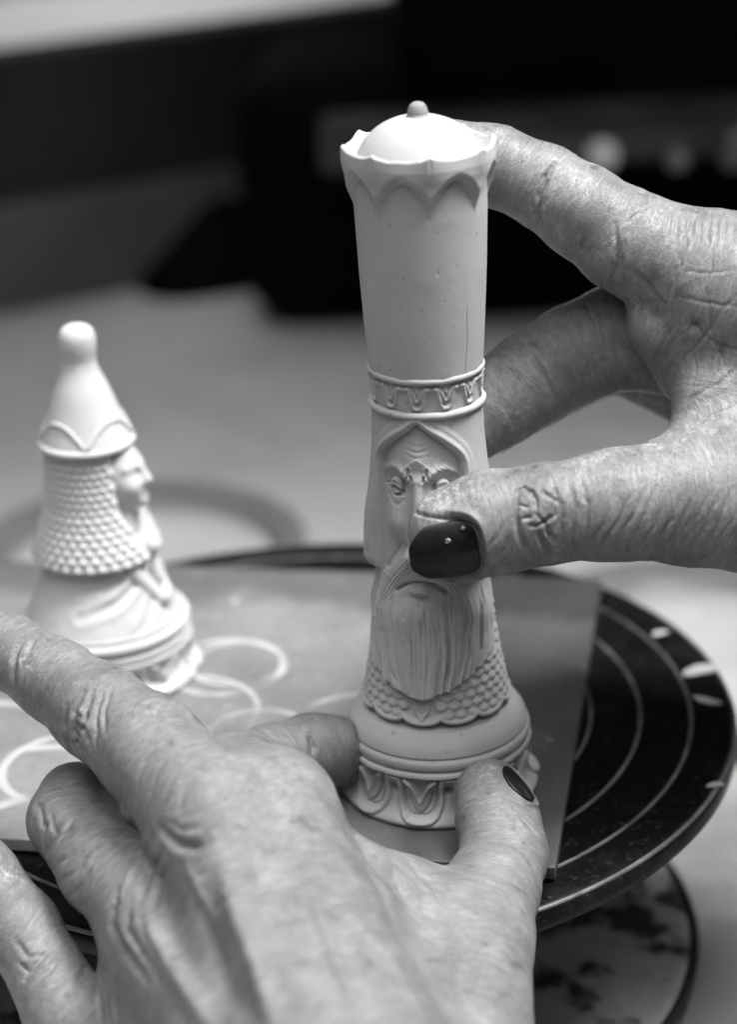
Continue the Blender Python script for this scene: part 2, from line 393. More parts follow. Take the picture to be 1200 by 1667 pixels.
for px, py, r, m in ((982, 256, .62, M_KNOBS), (1105, 264, .42, M_EDGE), (1196, 258, .5, M_EDGE)):
    c = on_y(px, py, Ys); bmk = bmesh.new(); bmesh.ops.create_uvsphere(bmk, u_segments=20, v_segments=12, radius=r)
    for v in bmk.verts: v.co = Vector((c[0] + v.co.x, Ys + .25 + v.co.y * .7, c[2] + v.co.z))
    bm_obj('shelf_knob', bmk, m, case)
lump_c = on_z(335, 450, TZ)
lb = [(0.01, TZ + 3.6), (.8, TZ + 3.5), (1.8, TZ + 2.6), (3.2, TZ + 1.4), (4.3, TZ + .5), (4.5, TZ + .02), (.01, TZ + .02)]
o = lathe('dark_cloth', lb, M_BLACK, None, (lump_c[0] + .5, lump_c[1] + 1.0), 32)
for v in o.data.vertices: v.co += Vector((0.4 * S * math.sin(v.co.y * 90), 0.4 * S * math.sin(v.co.x * 80), 0))
tag(o, 'crumpled dark cloth heap on the table left of the black machine', 'cloth')
# ------------------------------------------------------------------ the king figurine
TH0 = math.radians(-14.0)                      # the way the face looks
king = empty('king_figurine', (0, 0, 0), 'tall grey unfired clay chess king with bearded face and petalled crown, gripped by both hands', 'figurine', None)

def relief_grid(zs, ths, rfun):
    Z, TH = np.meshgrid(zs, ths, indexing='ij')
    R = rfun(TH, Z)
    return Z, TH, R
def grid_to_parts(Z, TH, R, labels, names, mat, parent, c=(0, 0), closed=True, wob=None):
    """one relief surface, split into part objects; vertex normals come from the whole surface so that the seams do not show"""
    nz, nt = Z.shape
    X = c[0] + R * np.sin(TH); Y = c[1] - R * np.cos(TH)
    V = np.stack([X, Y, Z], -1)
    if closed:
        Vp = np.concatenate([V[:, -1:], V, V[:, :1]], 1); dt = Vp[:, 2:] - Vp[:, :-2]
    else: dt = np.gradient(V, axis=1)
    dz = np.gradient(V, axis=0)
    N = np.cross(dt, dz); N /= np.linalg.norm(N, axis=2)[..., None] + 1e-12
    i = np.arange(nz - 1)[:, None]; j = np.arange(nt if closed else nt - 1)[None]
    a = i * nt + j; b = i * nt + (j + 1) % nt
    Fc = np.stack([a, b, b + nt, a + nt], -1).reshape(-1, 4)
    lab = labels.reshape(-1)[Fc[:, 0]] if labels is not None else np.zeros(len(Fc), int)
    out = []
    for k, nm in enumerate(names):
        f = Fc[lab == k]
        if not len(f): continue
        u, inv = np.unique(f, return_inverse=True)
        out.append(mesh_obj(nm, V.reshape(-1, 3)[u], inv.reshape(-1, 4), mat, parent, True, N.reshape(-1, 3)[u]))
    return out
def theta_samples(front, nf, nb, th0=0.0):
    """dense over the visible front, sparse behind"""
    a = np.linspace(-front, front, nf); b = np.linspace(front, 2 * PI - front, nb + 2)[1:-1]
    return np.concatenate([a, b]) + th0

def g1(d, wd): return np.exp(-(d / wd) ** 2)

def tulip(u, v, k):
    """height of the tulip ornament; u in -1..1 across one repeat, v 0 (bottom) .. 1 (top), k = height / half width of a repeat"""
    au = np.abs(u); y = v * k
    sc = lambda pl: [(a, b * k) for a, b in pl]
    U_ = sc([(.99, .95), (.88, 1.0), (.78, .93), (.74, .78), (.74, .55), (.70, .36), (.58, .20), (.38, .10), (.18, .07), (0, .06)])
    dU, _ = seg_dist(au, y, U_)
    inU = inside(au, y, U_ + [(0, k), (.7, k)])
    h = 0.050 * g1(dU, .10)
    h = h - 0.045 * g1(dU - .16, .045) * inU - .03 * g1(dU - .15, .05) * ~inU * (v < .8)
    pet = sc([(0, .24), (.14, .28), (.28, .40), (.38, .58), (.46, .80), (.56, .93), (.66, .98)])
    pin = sc([(0, .46), (.10, .58), (.20, .74), (.32, .88), (.48, .96), (.66, .98)])
    leaf = inside(au, y, pet + pin[::-1]); dP, _ = seg_dist(au, y, pet); dQ, _ = seg_dist(au, y, pin)
    h = h + leaf * (.022 + .03 * sstep(0, .16, dP) - .0 * dQ) + 0.042 * g1(dQ, .07) - .03 * g1(dP, .045) * ~leaf
    h = h - .05 * sstep(.0, .12, dQ) * (inside(au, y, [(0, k * .46)] + pin[1:] + [(.5, k * 1.02), (0, k * 1.02)]))
    h = h + 0.06 * g1(np.hypot(au / .11, (v - .90) / .07), 1)
    h = h - 0.14 * g1(np.hypot((1 - au) / .13, (v - .66) / .085), 1)
    return h

def base_radius(zt, r1):
    """profile of the moulded foot, as a function of height"""
    p = smoothprof([(r1 - .06, -.0), (r1 + .0, .05), (r1 + .02, .12), (r1 - .03, .2), (r1 - .15, .32), (r1 - .23, .5), (r1 - .25, .7), (r1 - .22, .9), (r1 - .19, 1.02), (r1 - .17, 1.07),
                    (r1 - .10, 1.085), (r1 - .10, 1.13), (r1 - .12, 1.17), (r1 - .19, 1.19), (r1 - .19, 1.21), (r1 - .145, 1.235), (r1 - .13, 1.32), (r1 - .15, 1.40), (r1 - .24, 1.47)], 6)
    return p
def build_foot(parent, mat, c, r1, scale_z, th0, n_rep, nf, top):
    p = base_radius(0, r1)
    # resample the profile by arc length
    d = np.concatenate([[0], np.cumsum(np.hypot(np.diff(p[:, 0]), np.diff(p[:, 1])))])
    s = np.linspace(0, d[-1], 170); pr = np.interp(s, d, p[:, 0]); pz = np.interp(s, d, p[:, 1])
    ths = theta_samples(math.radians(105), nf, 60, 0.0)
    Z, TH = np.meshgrid(pz, ths, indexing='ij'); R = np.repeat(pr[:, None], len(ths), 1)
    per = 2 * PI / n_rep
    u = ((TH - th0) / per + 0.5) % 1.0 * 2 - 1; v = (Z - .11) / (1.03 - .11)
    m = sstep(-.03, .05, v) * (1 - sstep(.97, 1.02, v))
    R = R + tulip(u, v, .87 * scale_z * n_rep / (PI * (r1 - .22))) * m * 1.5
    lip = ((Z > 1.075) & (Z < 1.18))
    R = R + lip * 0.02 * vnoise(TH * 5, Z * 0, 0, 3) ; Zw = Z + lip * 0.012 * vnoise(TH * 7, 0 * Z, 0, 8)
    R = R + 0.006 * vnoise(TH * 9, Z * 6, 0, 5)
    grid_to_parts(Zw * scale_z, TH, R, None, ['foot'], mat, parent, c)
    lathe('foot_bottom', [(.01, 0.004), (r1 - .06, 0.004), (r1 - .055, .03)], mat, parent, c, 64)
    lathe('shoulder', smoothprof(top, 6), mat, parent, c, 128)
build_foot(king, M_KING, (0, 0), 1.99, 1.0, TH0, 10, 620, [(1.74, 1.455), (1.80, 1.475), (1.795, 1.53), (1.74, 1.66), (1.64, 1.78), (1.50, 1.90), (1.3, 2.0), (1.0, 2.06), (.5, 2.08), (.01, 2.08)])

RZ = np.array([1.5, 1.75, 1.9, 2.1, 2.5, 3.0, 3.68, 4.5, 4.95, 5.4, 6.0, 6.7, 7.2, 7.7, 8.4])
RR = np.array([1.42, 1.44, 1.45, 1.42, 1.34, 1.25, 1.15, 1.10, 1.10, 1.11, 1.11, 1.10, 1.07, 1.045, 1.03])
def r0(z): return np.interp(z, RZ, RR)
def on_body(px, py):
    """first hit of the ray with the plain body of revolution -> (s, z) in face coordinates"""
    v = ray(px, py); ts = np.linspace(36, 47, 2201); Q = CAM + ts[:, None] * v
    f = np.hypot(Q[:, 0], Q[:, 1]) - r0(Q[:, 2]); k = np.argmax(f < 0)
    if f[k] >= 0: k = np.argmin(f)
    q = Q[k]; return ((math.atan2(q[0], -q[1]) - TH0) * 1.15, q[2])
def PL(*pts): return [on_body(*p) for p in pts]
def MIR(pl): return [(-s, z) for s, z in pl]

def body_surface():
    ths = theta_samples(math.radians(112), 640, 60, TH0 * .5)
    zs = np.linspace(1.9, 8.32, 620)
    Z, TH = np.meshgrid(zs, ths, indexing='ij')
    s = (((TH - TH0 + PI) % (2 * PI)) - PI) * 1.15; as_ = np.abs(s)
    R = r0(Z).copy()
    # --- outlines
    face_l = PL((675, 692), (663, 703), (645, 713), (628, 728), (620, 742), (615, 760), (613, 780), (613, 805), (615, 828), (619, 850), (621, 875), (619, 900), (617, 922))
    face_l = [(max(a_, -.95), z_) for a_, z_ in face_l]
    for _ in range(2):
        face_l = [face_l[0]] + [(p_[0] * (1 - k_) + q_[0] * k_, p_[1] * (1 - k_) + q_[1] * k_) for p_, q_ in zip(face_l[:-1], face_l[1:]) for k_ in (.25, .75)] + [face_l[-1]]
    face_poly = face_l + MIR(face_l)[::-1]
    beard_l = PL((683, 1139), (668, 1133), (655, 1124), (640, 1112), (628, 1098), (619, 1083), (611, 1066), (607, 1045))
    beard_l = beard_l + [(-1.78, 3.3), (-1.95, 3.7), (-2.05, 4.3), (-2.05, 4.95), (-1.2, 5.02)]
    beard_poly = beard_l + [(0, 5.3)] + MIR(beard_l)[::-1]
    inF = inside(s, Z, face_poly); dF, _ = seg_dist(as_ * -1, Z, face_l)
    inB = inside(s, Z, beard_poly) & (Z < 5.25); dB, _ = seg_dist(-as_, Z, beard_l)
    sF = np.where(inF, dF, -dF); sB = np.where(inB, dB, -dB)
    top = sstep(4.9, 5.05, Z)
    # --- hair: falls over the ears, ends in a rounded hem above the beard
    hair_add = np.interp(Z, [4.9, 5.0, 5.06, 5.2, 5.6, 6.2, 6.8, 7.4, 8.2], [0, 0, .15, .215, .20, .13, .055, .03, .02])
    notface = 1 - sstep(-.03, .05, sF)
    strands = .014 * np.sin(s * 52 + 1.5 * vnoise(Z * 1.3, s * 3, 0, 5)) + 0.030 * vnoise(s * 11 + .8 * vnoise(Z * 1.2, s, 0, 4), Z * .5, 0, 2) + 0.018 * vnoise(s * 24, Z * .8, 0, 12)
    lowh = 1 - sstep(6.2, 7.0, Z)
    R += hair_add * sstep(.03, -.18, sF) * (Z > 4.9) + strands * notface * sstep(.05, -.12, sF) * lowh * sstep(5.0, 5.08, Z) * (1 - sstep(5.9, 6.9, Z) * .5)
    # rope of hair along the forehead and its shadowed groove
    up = sstep(5.6, 6.7, Z)
    R += up * (0.07 * g1(sF + .085, .075) * (1 - sstep(0, .02, sF)))
    R += up * 0.02 * g1(sF + .23, .06)
    R -= (0.055 + .05 * up) * sstep(-.02, .035, sF) * np.clip(1 - dF / .55, 0, 1) ** .6 * sstep(4.75, 5.35, Z)
    # --- face
    E = lambda cs, cz, ws, wz: np.exp(-((as_ - cs) / ws) ** 2 - ((Z - cz) / wz) ** 2)
    mid = lambda px, py: on_body(px, py)
    Fm = sstep(-.01, .08, sF) * sstep(4.75, 5.1, Z)
    H = np.zeros_like(R)
    c = mid(674, 740); H += 0.07 * np.exp(-(s / .42) ** 2 - ((Z - c[1]) / .38) ** 2)
    eyes, ez = mid(641, 793); es = abs(eyes)
    brow = [(-x, z) for x, z in PL((663, 779), (657, 769), (648, 761), (637, 758), (625, 762), (617, 769))]
    dbw, tb = seg_dist(as_, Z, brow); H += 0.045 * g1(dbw, .07)
    above = g1(dbw, .07); H += 0.004 * above * np.sin(as_ * 70 + Z * 75 + 2 * vnoise(as_ * 5, Z * 5))
    H -= 0.165 * E(es - .02, ez + .03, .22, .16)
    H -= 0.075 * E(es - .20, ez + .02, .08, .17)                   # inner corner beside the nose
    eb = np.hypot((as_ - es) / .185, (Z - ez - .012) / .175)
    H += 0.16 * np.sqrt(np.clip(1.15 - eb * eb, 0, None)) * sstep(1.1, .8, eb)
    lidU = [(abs(x), z) for x, z in PL((627, 793), (632, 791.5), (640, 792.5), (648, 797), (655, 804), (657, 807))]
    lidL = [(abs(x), z) for x, z in PL((628, 795), (632, 802), (638, 808), (647, 811), (656, 808))]
    opening = inside(as_, Z, lidU + lidL[::-1])
    dU, _ = seg_dist(as_, Z, lidU); dL, _ = seg_dist(as_, Z, lidL)
    H -= 0.06 * opening * sstep(0, .02, np.minimum(dU, dL)); H -= 0.055 * g1(dU - .005, .018); H += 0.010 * g1(dU - .035, .022) * ~opening
    H += 0.014 * g1(dL, .022)
    H -= 0.03 * g1(np.hypot((as_ - es - .0) / .045, (Z - ez + .055) / .04), 1) * opening
    bag = [(abs(x), z) for x, z in PL((629, 806), (634, 815), (641, 821), (650, 821), (656, 816))]
    dG, _ = seg_dist(as_, Z, bag); H -= 0.022 * g1(dG, .04)
    crow = [(abs(x), z) for x, z in PL((626, 788), (620, 786), (615, 783))]
    dG, _ = seg_dist(as_, Z, crow); H -= 0.04 * g1(dG, .03)
    zn0, zn1 = mid(674, 775)[1], mid(668, 903)[1]
    tn = np.clip((zn0 - Z) / (zn0 - zn1), 0, 1); below = 1 - sstep(zn1 - .13, zn1 + .0, Z) * 1.0
    nose_h = (0.06 + .30 * tn ** 1.15) * (1 - below); nose_w = .105 + .075 * tn ** 1.5
    H += nose_h * np.exp(-(as_ / nose_w) ** 2.6) * sstep(zn0 + .12, zn0 - .1, Z)
    H += 0.20 * E(.185, zn1 + .08, .085, .085); H -= 0.10 * E(.28, zn1 + .1, .05, .12)
    H += 0.10 * E(.47, mid(632, 845)[1], .22, .30); H -= 0.09 * E(.52, mid(632, 890)[1], .2, .28)
    nl = [(abs(x), z) for x, z in PL((653, 884), (645, 896), (637, 908), (630, 922))]
    dG, _ = seg_dist(as_, Z, nl); H -= 0.045 * g1(dG, .05)
    for pl in (((665, 764), (665.5, 772), (663, 778), (658, 781)), ((669, 776), (671, 783))):
        dG, _ = seg_dist(as_, Z, [(abs(x), z) for x, z in PL(*pl)]); H -= 0.032 * g1(dG, .022); H += .012 * g1(dG - .05, .03)
    for y_, wx, dp in ((727, .22, .005), (736, .26, .010), (745, .24, .007)):
        cz = mid(674, y_)[1] - .06 * (s / .3) ** 2 * -1
        H -= dp * g1(Z - cz, .022) * np.exp(-(s / wx) ** 4); H += dp * .6 * g1(Z - cz - .06, .03) * np.exp(-(s / wx) ** 4)
    dG, _ = seg_dist(as_, Z, [(abs(x), z) for x, z in PL((640, 725), (643, 745), (650, 757))]); H += .012 * g1(dG, .06)
    R += H * Fm
    # --- beard
    Bm = sstep(0.0, .10, sB)
    wid = np.interp(Z, [2.0, 2.3, 2.8, 3.4, 4.2, 5.0], [.42, .75, 1.15, 1.5, 1.6, 1.5])
    q = s / wid
    R += Bm * (0.05 + 0.15 * np.exp(-(q / .85) ** 4)) * (1 - sstep(4.1, 4.98, Z))
    wig = .05 * vnoise(Z * 1.2, q * 1.5, 0, 7) + .015 * vnoise(Z * 3, q * 3, 0, 17)
    rs = random.Random(11); strand = np.zeros_like(R)
    for i in range(64):
        q0 = rs.uniform(-1.05, 1.05); zc = rs.uniform(2.4, 4.2); ln = rs.uniform(.5, 1.5); dp = rs.choice((.018, .03, .03, .045, .055)) * (.45 if -.45 < q0 < .2 else 1); wq = rs.uniform(.018, .034)
        dq = (q + wig - q0 - rs.uniform(-.06, .06) * (Z - zc)) * wid
        strand -= dp * g1(dq, wq) * np.exp(-((Z - zc) / ln) ** 4)
        strand += dp * .35 * g1(dq - wq * 2.4, wq * 1.3) * np.exp(-((Z - zc) / ln) ** 4)
    strand += .010 * np.sin((q + wig) * 58) * sstep(.1, .5, np.abs(q + .1))
    damp = sstep(4.9, 4.2, Z)
    R += Bm * strand * damp
    # moustache and mouth
    Mm = 1.0 - .0 * s
    mo = [(abs(x), z) for x, z in PL((668, 912), (656, 922), (645, 936), (636, 952), (630, 972), (628, 995), (632, 1012))]
    dm, tm = seg_dist(as_, Z, mo)
    mw = np.interp(tm, [0, .3, .7, 1], [.14, .20, .17, .10])
    mh = np.interp(tm, [0, .3, .7, 1], [.09, .075, .04, .0])
    R += Mm * mh * np.exp(-(dm / mw) ** 2)
    R += Mm * g1(dm, .16) * .013 * np.cos(dm * 105 + tm * 5 + 1.2 * vnoise(as_ * 5, Z * 3))
    mouth = [(0, mid(680, 949)[1])] + [(abs(x), z) for x, z in PL((665, 950), (655, 954), (649, 958))]
    dG, _ = seg_dist(as_, Z, mouth); R -= Mm * .10 * g1(dG, .04)
    lz = mid(678, 961)[1]
    R += .085 * np.exp(-(s / .20) ** 4 - ((Z - lz) / .062) ** 2) * 1.0
    R -= .07 * np.exp(-(s / .22) ** 2 - ((Z - lz + .14) / .06) ** 2)
    R += .06 * np.exp(-(s / .3) ** 2 - ((Z - lz + .4) / .22) ** 2)
    for pl in (((668, 985), (665, 995), (664, 1002)), ((692, 990), (700, 1010), (706, 1040)), ((704, 1002), (711, 1020), (712, 1060)), ((656, 1005), (659, 1030), (661, 1060)),
               ((690, 1003), (691, 1020), (688, 1040)), ((665, 1022), (669, 1035), (671, 1044)), ((742, 960), (745, 975), (742, 990)), ((700, 1060), (699, 1085), (696, 1105)), ((745, 1040), (748, 1075), (742, 1100)), ((726, 1050), (727, 1090), (718, 1115)), ((640, 1050), (645, 1085), (655, 1105))):
        dG, tG = seg_dist(s, Z, PL(*pl)); R -= .026 * g1(dG, .028) * np.sin(np.clip(tG, .06, .94) * PI) ** .5
    # --- mantle: scalloped hem
    per = 2 * PI / 12; x = ((TH - TH0) / per + .5) % 1 * 2 - 1
    zb = 2.19 - .15 * np.sqrt(np.clip(1 - x * x * .98, 0, 1))
    hem = Z - zb
    R += .055 * g1(hem - .06, .05) * (1 - Bm)
    R = np.where(hem < 0, R - .30 * sstep(0, -.03, hem), R)
    lm = np.abs(x)
    dV, _ = seg_dist(lm * .37, Z, [(0, 2.16), (.10, 2.28), (.16, 2.5)])
    cen = (np.abs(s) < .36) & (Z < 2.6)
    R += cen * (1 - Bm) * .05 * g1(dV - .01, .03)
    dV, _ = seg_dist(lm * .37, Z, [(0, 2.27), (.05, 2.38), (.10, 2.5)])
    R += cen * (1 - Bm) * .03 * g1(dV, .025)
    R += 0.002 * vnoise(TH * 9, Z * 7, 0, 31)
    lab = np.full(Z.shape, 2); lab[Z < 5.02] = 3
    lab[inB] = 1; lab[inF & (Z >= 5.0)] = 0
    body_surface.inB = lambda th, z: bool(inside(np.array([(((th - TH0 + PI) % (2 * PI)) - PI) * 1.15]), np.array([z]), beard_poly)[0])
    grid_to_parts(Z, TH, R, lab, ['face', 'beard', 'hair', 'mantle'], M_KING, king)
body_surface()

def scale_mesh(name, wx, hz, th_):
    """one rounded shield-shaped scale lying in the local x/-z plane, bulging along +y"""
    V = []; Fc = []; nu, nv = 7, 6
    for j in range(nv):
        for i in range(nu):
            a = -1 + 2 * i / (nu - 1); b = j / (nv - 1)
            half = wx * .5 * (1 - .62 * max(0, (b - .55) / .45) ** 2.2)
            V.append((a * half, th_ * (1 - .22 * a * a - .5 * a ** 6) * (.30 + .75 * b) * (1 if b < 1 else .3) * (.35 if abs(a) == 1 else 1) - .008, -(b - .15) * hz))
    for j in range(nv - 1):
        for i in range(nu - 1):
            k = j * nu + i; Fc.append((k, k + nu, k + nu + 1, k + 1))
    me = bpy.data.meshes.new(name); me.from_pydata([(x * S, y * S, z * S) for x, y, z in V], [], Fc)
    me.polygons.foreach_set('use_smooth', [True] * len(Fc)); return me
def put_scale(me, parent, c, th, z, r, lean, jitter=0.0):
    o = bpy.data.objects.new('scale', me); COL.objects.link(o); o.parent = parent
    n = Vector((math.sin(th), -math.cos(th), 0)); up = Vector((0, 0, 1))
    tx = up.cross(n).normalized()
    q = (up * math.cos(lean) - n * math.sin(lean)).normalized(); nn = tx.cross(q) * -1
    nn = q.cross(tx) * -1 if q.cross(tx).dot(n) < 0 else q.cross(tx)
    m = Matrix((tx, nn, q)).transposed().to_4x4()
    m = m @ Matrix.Rotation(random.uniform(-1, 1) * jitter, 4, 'Y')
    k = 1 + random.uniform(-1, 1) * jitter; m = m @ Matrix.Diagonal((k, 1, 1, 1))
    p = Vector((c[0] + r * n.x, c[1] + r * n.y, z)) * S - parent_loc(parent)
    m.translation = p; o.matrix_local = m
    return o
sc_me = scale_mesh('scale', .275, .235, .058); sc_me.materials.append(M_KING)
rows = np.arange(4.1, 2.2, -.178)
for k, z in enumerate(rows):
    n = 34; r = float(r0(z)); lean = math.atan2(float(r0(z - .1) - r0(z + .1)), .2) + .16
    for j in range(n):
        th = TH0 + (j + .5 * (k % 2)) * 2 * PI / n; th = (th + PI) % (2 * PI) - PI
        if abs(th + .03) > 1.85 or body_surface.inB(th, z - .12): continue
        x = ((th - TH0) / (2 * PI / 12) + .5) % 1 * 2 - 1
        if z - .16 < 2.19 - .15 * math.sqrt(max(0, 1 - x * x * .98)) + .02: continue
        if abs(th - TH0) < .25 and z < 2.7: continue
        put_scale(sc_me, king, (0, 0), th, z, r, lean, .05)
# scalloped border of the mantle
per = 2 * PI / 12
pts = []
for a in np.linspace(-PI, PI, 361)[:-1]:
    x = ((a - TH0) / per + .5) % 1 * 2 - 1
    z = 2.19 - .15 * math.sqrt(max(0, 1 - x * x * .98)) + .03
    r = float(r0(z)) + .035; pts.append((r * math.sin(a), -r * math.cos(a), z))
tube('scalloped_border', pts, .048, M_KING, king, 8, True)

# headband
zb0, zb1 = 8.29, 8.93
def band():
    ths = theta_samples(math.radians(105), 520, 50); zs = np.linspace(zb0, zb1, 70)
    Z, TH = np.meshgrid(zs, ths, indexing='ij'); R = np.interp(Z, [zb0, zb1], [1.015, 1.03])
    per = 2 * PI / 12; u = ((TH - math.radians(-12)) / per + .5) % 1 * 2 - 1; v = (Z - zb0) / (zb1 - zb0); au = np.abs(u)
    k = 2.3; sc = lambda pl: [(a_, b_ * k) for a_, b_ in pl]; y = v * k
    d1, _ = seg_dist(au, y, sc([(0, .20), (.22, .22), (.38, .34), (.48, .54), (.58, .70), (.74, .80), (.9, .80)])); R += .05 * g1(d1, .14)
    pin = sc([(0, .42), (.14, .50), (.28, .66), (.48, .80), (.7, .84)])
    d2, _ = seg_dist(au, y, pin); R += .045 * g1(d2, .12)
    R -= .025 * g1(np.hypot(au / .3, (v - .33) / .08), 1)
    R += .05 * g1(np.hypot(au / .14, (v - .72) / .1), 1)
    R += .004 * vnoise(TH * 14, Z * 9, 0, 3)
    grid_to_parts(Z, TH, R, None, ['headband'], M_KING, king)
band()
for z, r, tr in ((8.96, 1.055, .062), (8.285, 1.055, .072)):
    th = np.linspace(0, 2 * PI, 180, endpoint=False)
    wob = .006 * np.sin(th * 9 + z) + .004 * np.sin(th * 17)
    tube('band_rim', np.stack([(r + wob) * np.sin(th), -(r + wob) * np.cos(th), z + wob], -1), tr, M_KING, king, 12, True)

M_KNOB = plaster('darker_clay', .26)
# hat: tapering drum with a two-step petalled crown
ANG0 = math.radians(6)
def hat():
    ths = theta_samples(math.radians(120), 720, 90); tt = np.linspace(0, 1, 420); per = 2 * PI / 8
    zs = 8.93 + (13.14 - 8.93) * (tt * .45 + .55 * tt ** .55)
    Z, TH = np.meshgrid(zs, ths, indexing='ij')
    R = np.interp(Z, [8.9, 9.8, 10.9, 12.0, 12.6, 13.2], [1.075, 1.13, 1.185, 1.220, 1.215, 1.215])
    x = ((TH - ANG0) / per) % 1 * 2 - 1            # -1/1 at the points, 0 at the top of each arch
    ar = 1 - np.abs(x) ** 1.8
    zz1 = 12.50 + .40 * ar; zz2 = 12.02 + .70 * ar
    Rt = np.interp(Z, [11.9, 12.5, 12.8, 12.95, 13.14], [1.30, 1.36, 1.385, 1.385, 1.36]) + .075 * np.abs(x) ** 2.2 * sstep(12.6, 13.14, Z)
    R = R + (Rt - R) * sstep(-.02, 1.02, (Z - zz2) / (zz1 - zz2))
    R -= .012 * g1((Z - zz2) + .015, .02)
    R -= .025 * g1(np.abs(x) - 1, .05) * sstep(12.8, 13.1, Z)
    seam = g1((TH - math.radians(41)) + .012 * np.sin(Z * 5), .006) * (Z < 10.6) * sstep(10.6, 10.0, Z); R -= .018 * seam
    R -= .010 * g1(np.hypot((TH - .20) / .02, (Z - 11.05) / .05), 1) + .02 * g1(np.hypot((TH + .06) / .012, (Z - 10.35) / .015), 1)
    for _ in range(9):
        a_, z_ = random.uniform(-1.5, 1.5), random.uniform(9.1, 12.0); k_ = random.uniform(.008, .02)
        R -= random.choice((1, -.6)) * .006 * g1(np.hypot((TH - a_) / k_, (Z - z_) / (k_ * random.uniform(.6, 2))), 1)
    R += .0012 * vnoise(TH * 9, Z * 6, 0, 3) + .002 * vnoise(TH * 3, Z * 2, 0, 9)
    lab = np.where(Z > zz2, 1, 0)
    Zt = Z + (.10 * np.abs(x) ** 3 - .02) * sstep(12.9, 13.14, Z)
    grid_to_parts(Zt, TH, R, lab, ['hat', 'crown'], M_KING, king)
    # rim and the inside of the crown
    r_top, z_top = R[-1], Zt[-1]
    rows = [(r_top, z_top), (r_top - .025, z_top + .028), (r_top - .06, z_top + .03), (r_top - .11, z_top + .0), (np.full_like(r_top, 1.2), np.full_like(z_top, 13.03)), (np.full_like(r_top, 1.10), np.full_like(z_top, 13.0))]
    Rr = np.array([a for a, b in rows]); Zr = np.array([b for a, b in rows])
    jit = .012 * vnoise(ths * 11, 0, 0, 6); Zr[1:4] += jit; 
    grid_to_parts(Zr, np.repeat(ths[None], len(rows), 0), Rr, None, ['crown_rim'], M_KING, king)
hat()
lathe('dome', smoothprof([(1.16, 12.86), (1.14, 12.98), (1.07, 13.14), (.93, 13.32), (.72, 13.49), (.46, 13.61), (.2, 13.665), (.01, 13.67)], 8), M_KING, king, seg=128)
lathe('knob', smoothprof([(.17, 13.63), (.19, 13.70), (.185, 13.76), (.15, 13.85), (.10, 13.90), (.05, 13.92), (.01, 13.925)], 6), M_KNOB, king, seg=48)
tube('knob_ring', [(.172 * math.sin(a), -.172 * math.cos(a), 13.68) for a in np.linspace(0, 2 * PI, 40, endpoint=False)], .03, M_KING, king, 8, True)
# ------------------------------------------------------------------ implicit surfaces (for hands and the queen's face)
class Field:
    def __init__(s, lo, hi, h):
        s.lo = np.array(lo, float); s.h = h; s.n = np.ceil((np.array(hi) - s.lo) / h).astype(int) + 1
        s.ax = [s.lo[i] + h * np.arange(s.n[i]) for i in range(3)]
    def blank(s): return np.full(s.n, 9.0, np.float32)
    def sub(s, lo, hi):
        a = np.clip(np.floor((np.array(lo) - s.lo) / s.h).astype(int), 0, s.n); b = np.clip(np.ceil((np.array(hi) - s.lo) / s.h).astype(int) + 1, 0, s.n)
        sl = tuple(slice(x, y) for x, y in zip(a, b))
        g = [s.ax[i][sl[i]].astype(np.float32) for i in range(3)]
        return sl, np.meshgrid(*g, indexing='ij')
    def add(s, A, prim, k):
        lo, hi = prim.bounds(); m = max(k, .3) + .15
        sl, G = s.sub(lo - m, hi + m)
        if min(G[0].shape) == 0: return
        d = prim.dist(*G).astype(np.float32); c = A[sl]
        A[sl] = smin(c, d, k)
def smin(a, b, k):
    if k <= 0: return np.minimum(a, b)
    hh = np.clip(.5 + .5 * (b - a) / k, 0, 1); return b + (a - b) * hh - k * hh * (1 - hh)
class Cap:
    def __init__(s, a, b, ra, rb): s.a, s.b, s.ra, s.rb = np.array(a, float), np.array(b, float), ra, rb
    def bounds(s): r = max(s.ra, s.rb); return np.minimum(s.a, s.b) - r, np.maximum(s.a, s.b) + r
    def dist(s, X, Y, Z):
        v = s.b - s.a; L = v @ v + 1e-9
        t = np.clip(((X - s.a[0]) * v[0] + (Y - s.a[1]) * v[1] + (Z - s.a[2]) * v[2]) / L, 0, 1)
        return np.sqrt((X - s.a[0] - t * v[0]) ** 2 + (Y - s.a[1] - t * v[1]) ** 2 + (Z - s.a[2] - t * v[2]) ** 2) - (s.ra + (s.rb - s.ra) * t)
class Tri:
    def __init__(s, a, b, c, r): s.p = [np.array(q, float) for q in (a, b, c)]; s.r = r
    def bounds(s): P = np.array(s.p); return P.min(0) - s.r, P.max(0) + s.r
    def dist(s, X, Y, Z):
        a, b, c = s.p; n = np.cross(b - a, c - a); n /= np.linalg.norm(n)
        d = np.minimum(np.minimum(Cap(a, b, 0, 0).dist(X, Y, Z), Cap(b, c, 0, 0).dist(X, Y, Z)), Cap(c, a, 0, 0).dist(X, Y, Z))
        ins = np.ones(X.shape, bool)
        for p, q in ((a, b), (b, c), (c, a)):
            m = np.cross(n, q - p); ins &= ((X - p[0]) * m[0] + (Y - p[1]) * m[1] + (Z - p[2]) * m[2]) >= 0
        pl = np.abs((X - a[0]) * n[0] + (Y - a[1]) * n[1] + (Z - a[2]) * n[2])
        return np.where(ins, pl, d) - s.r
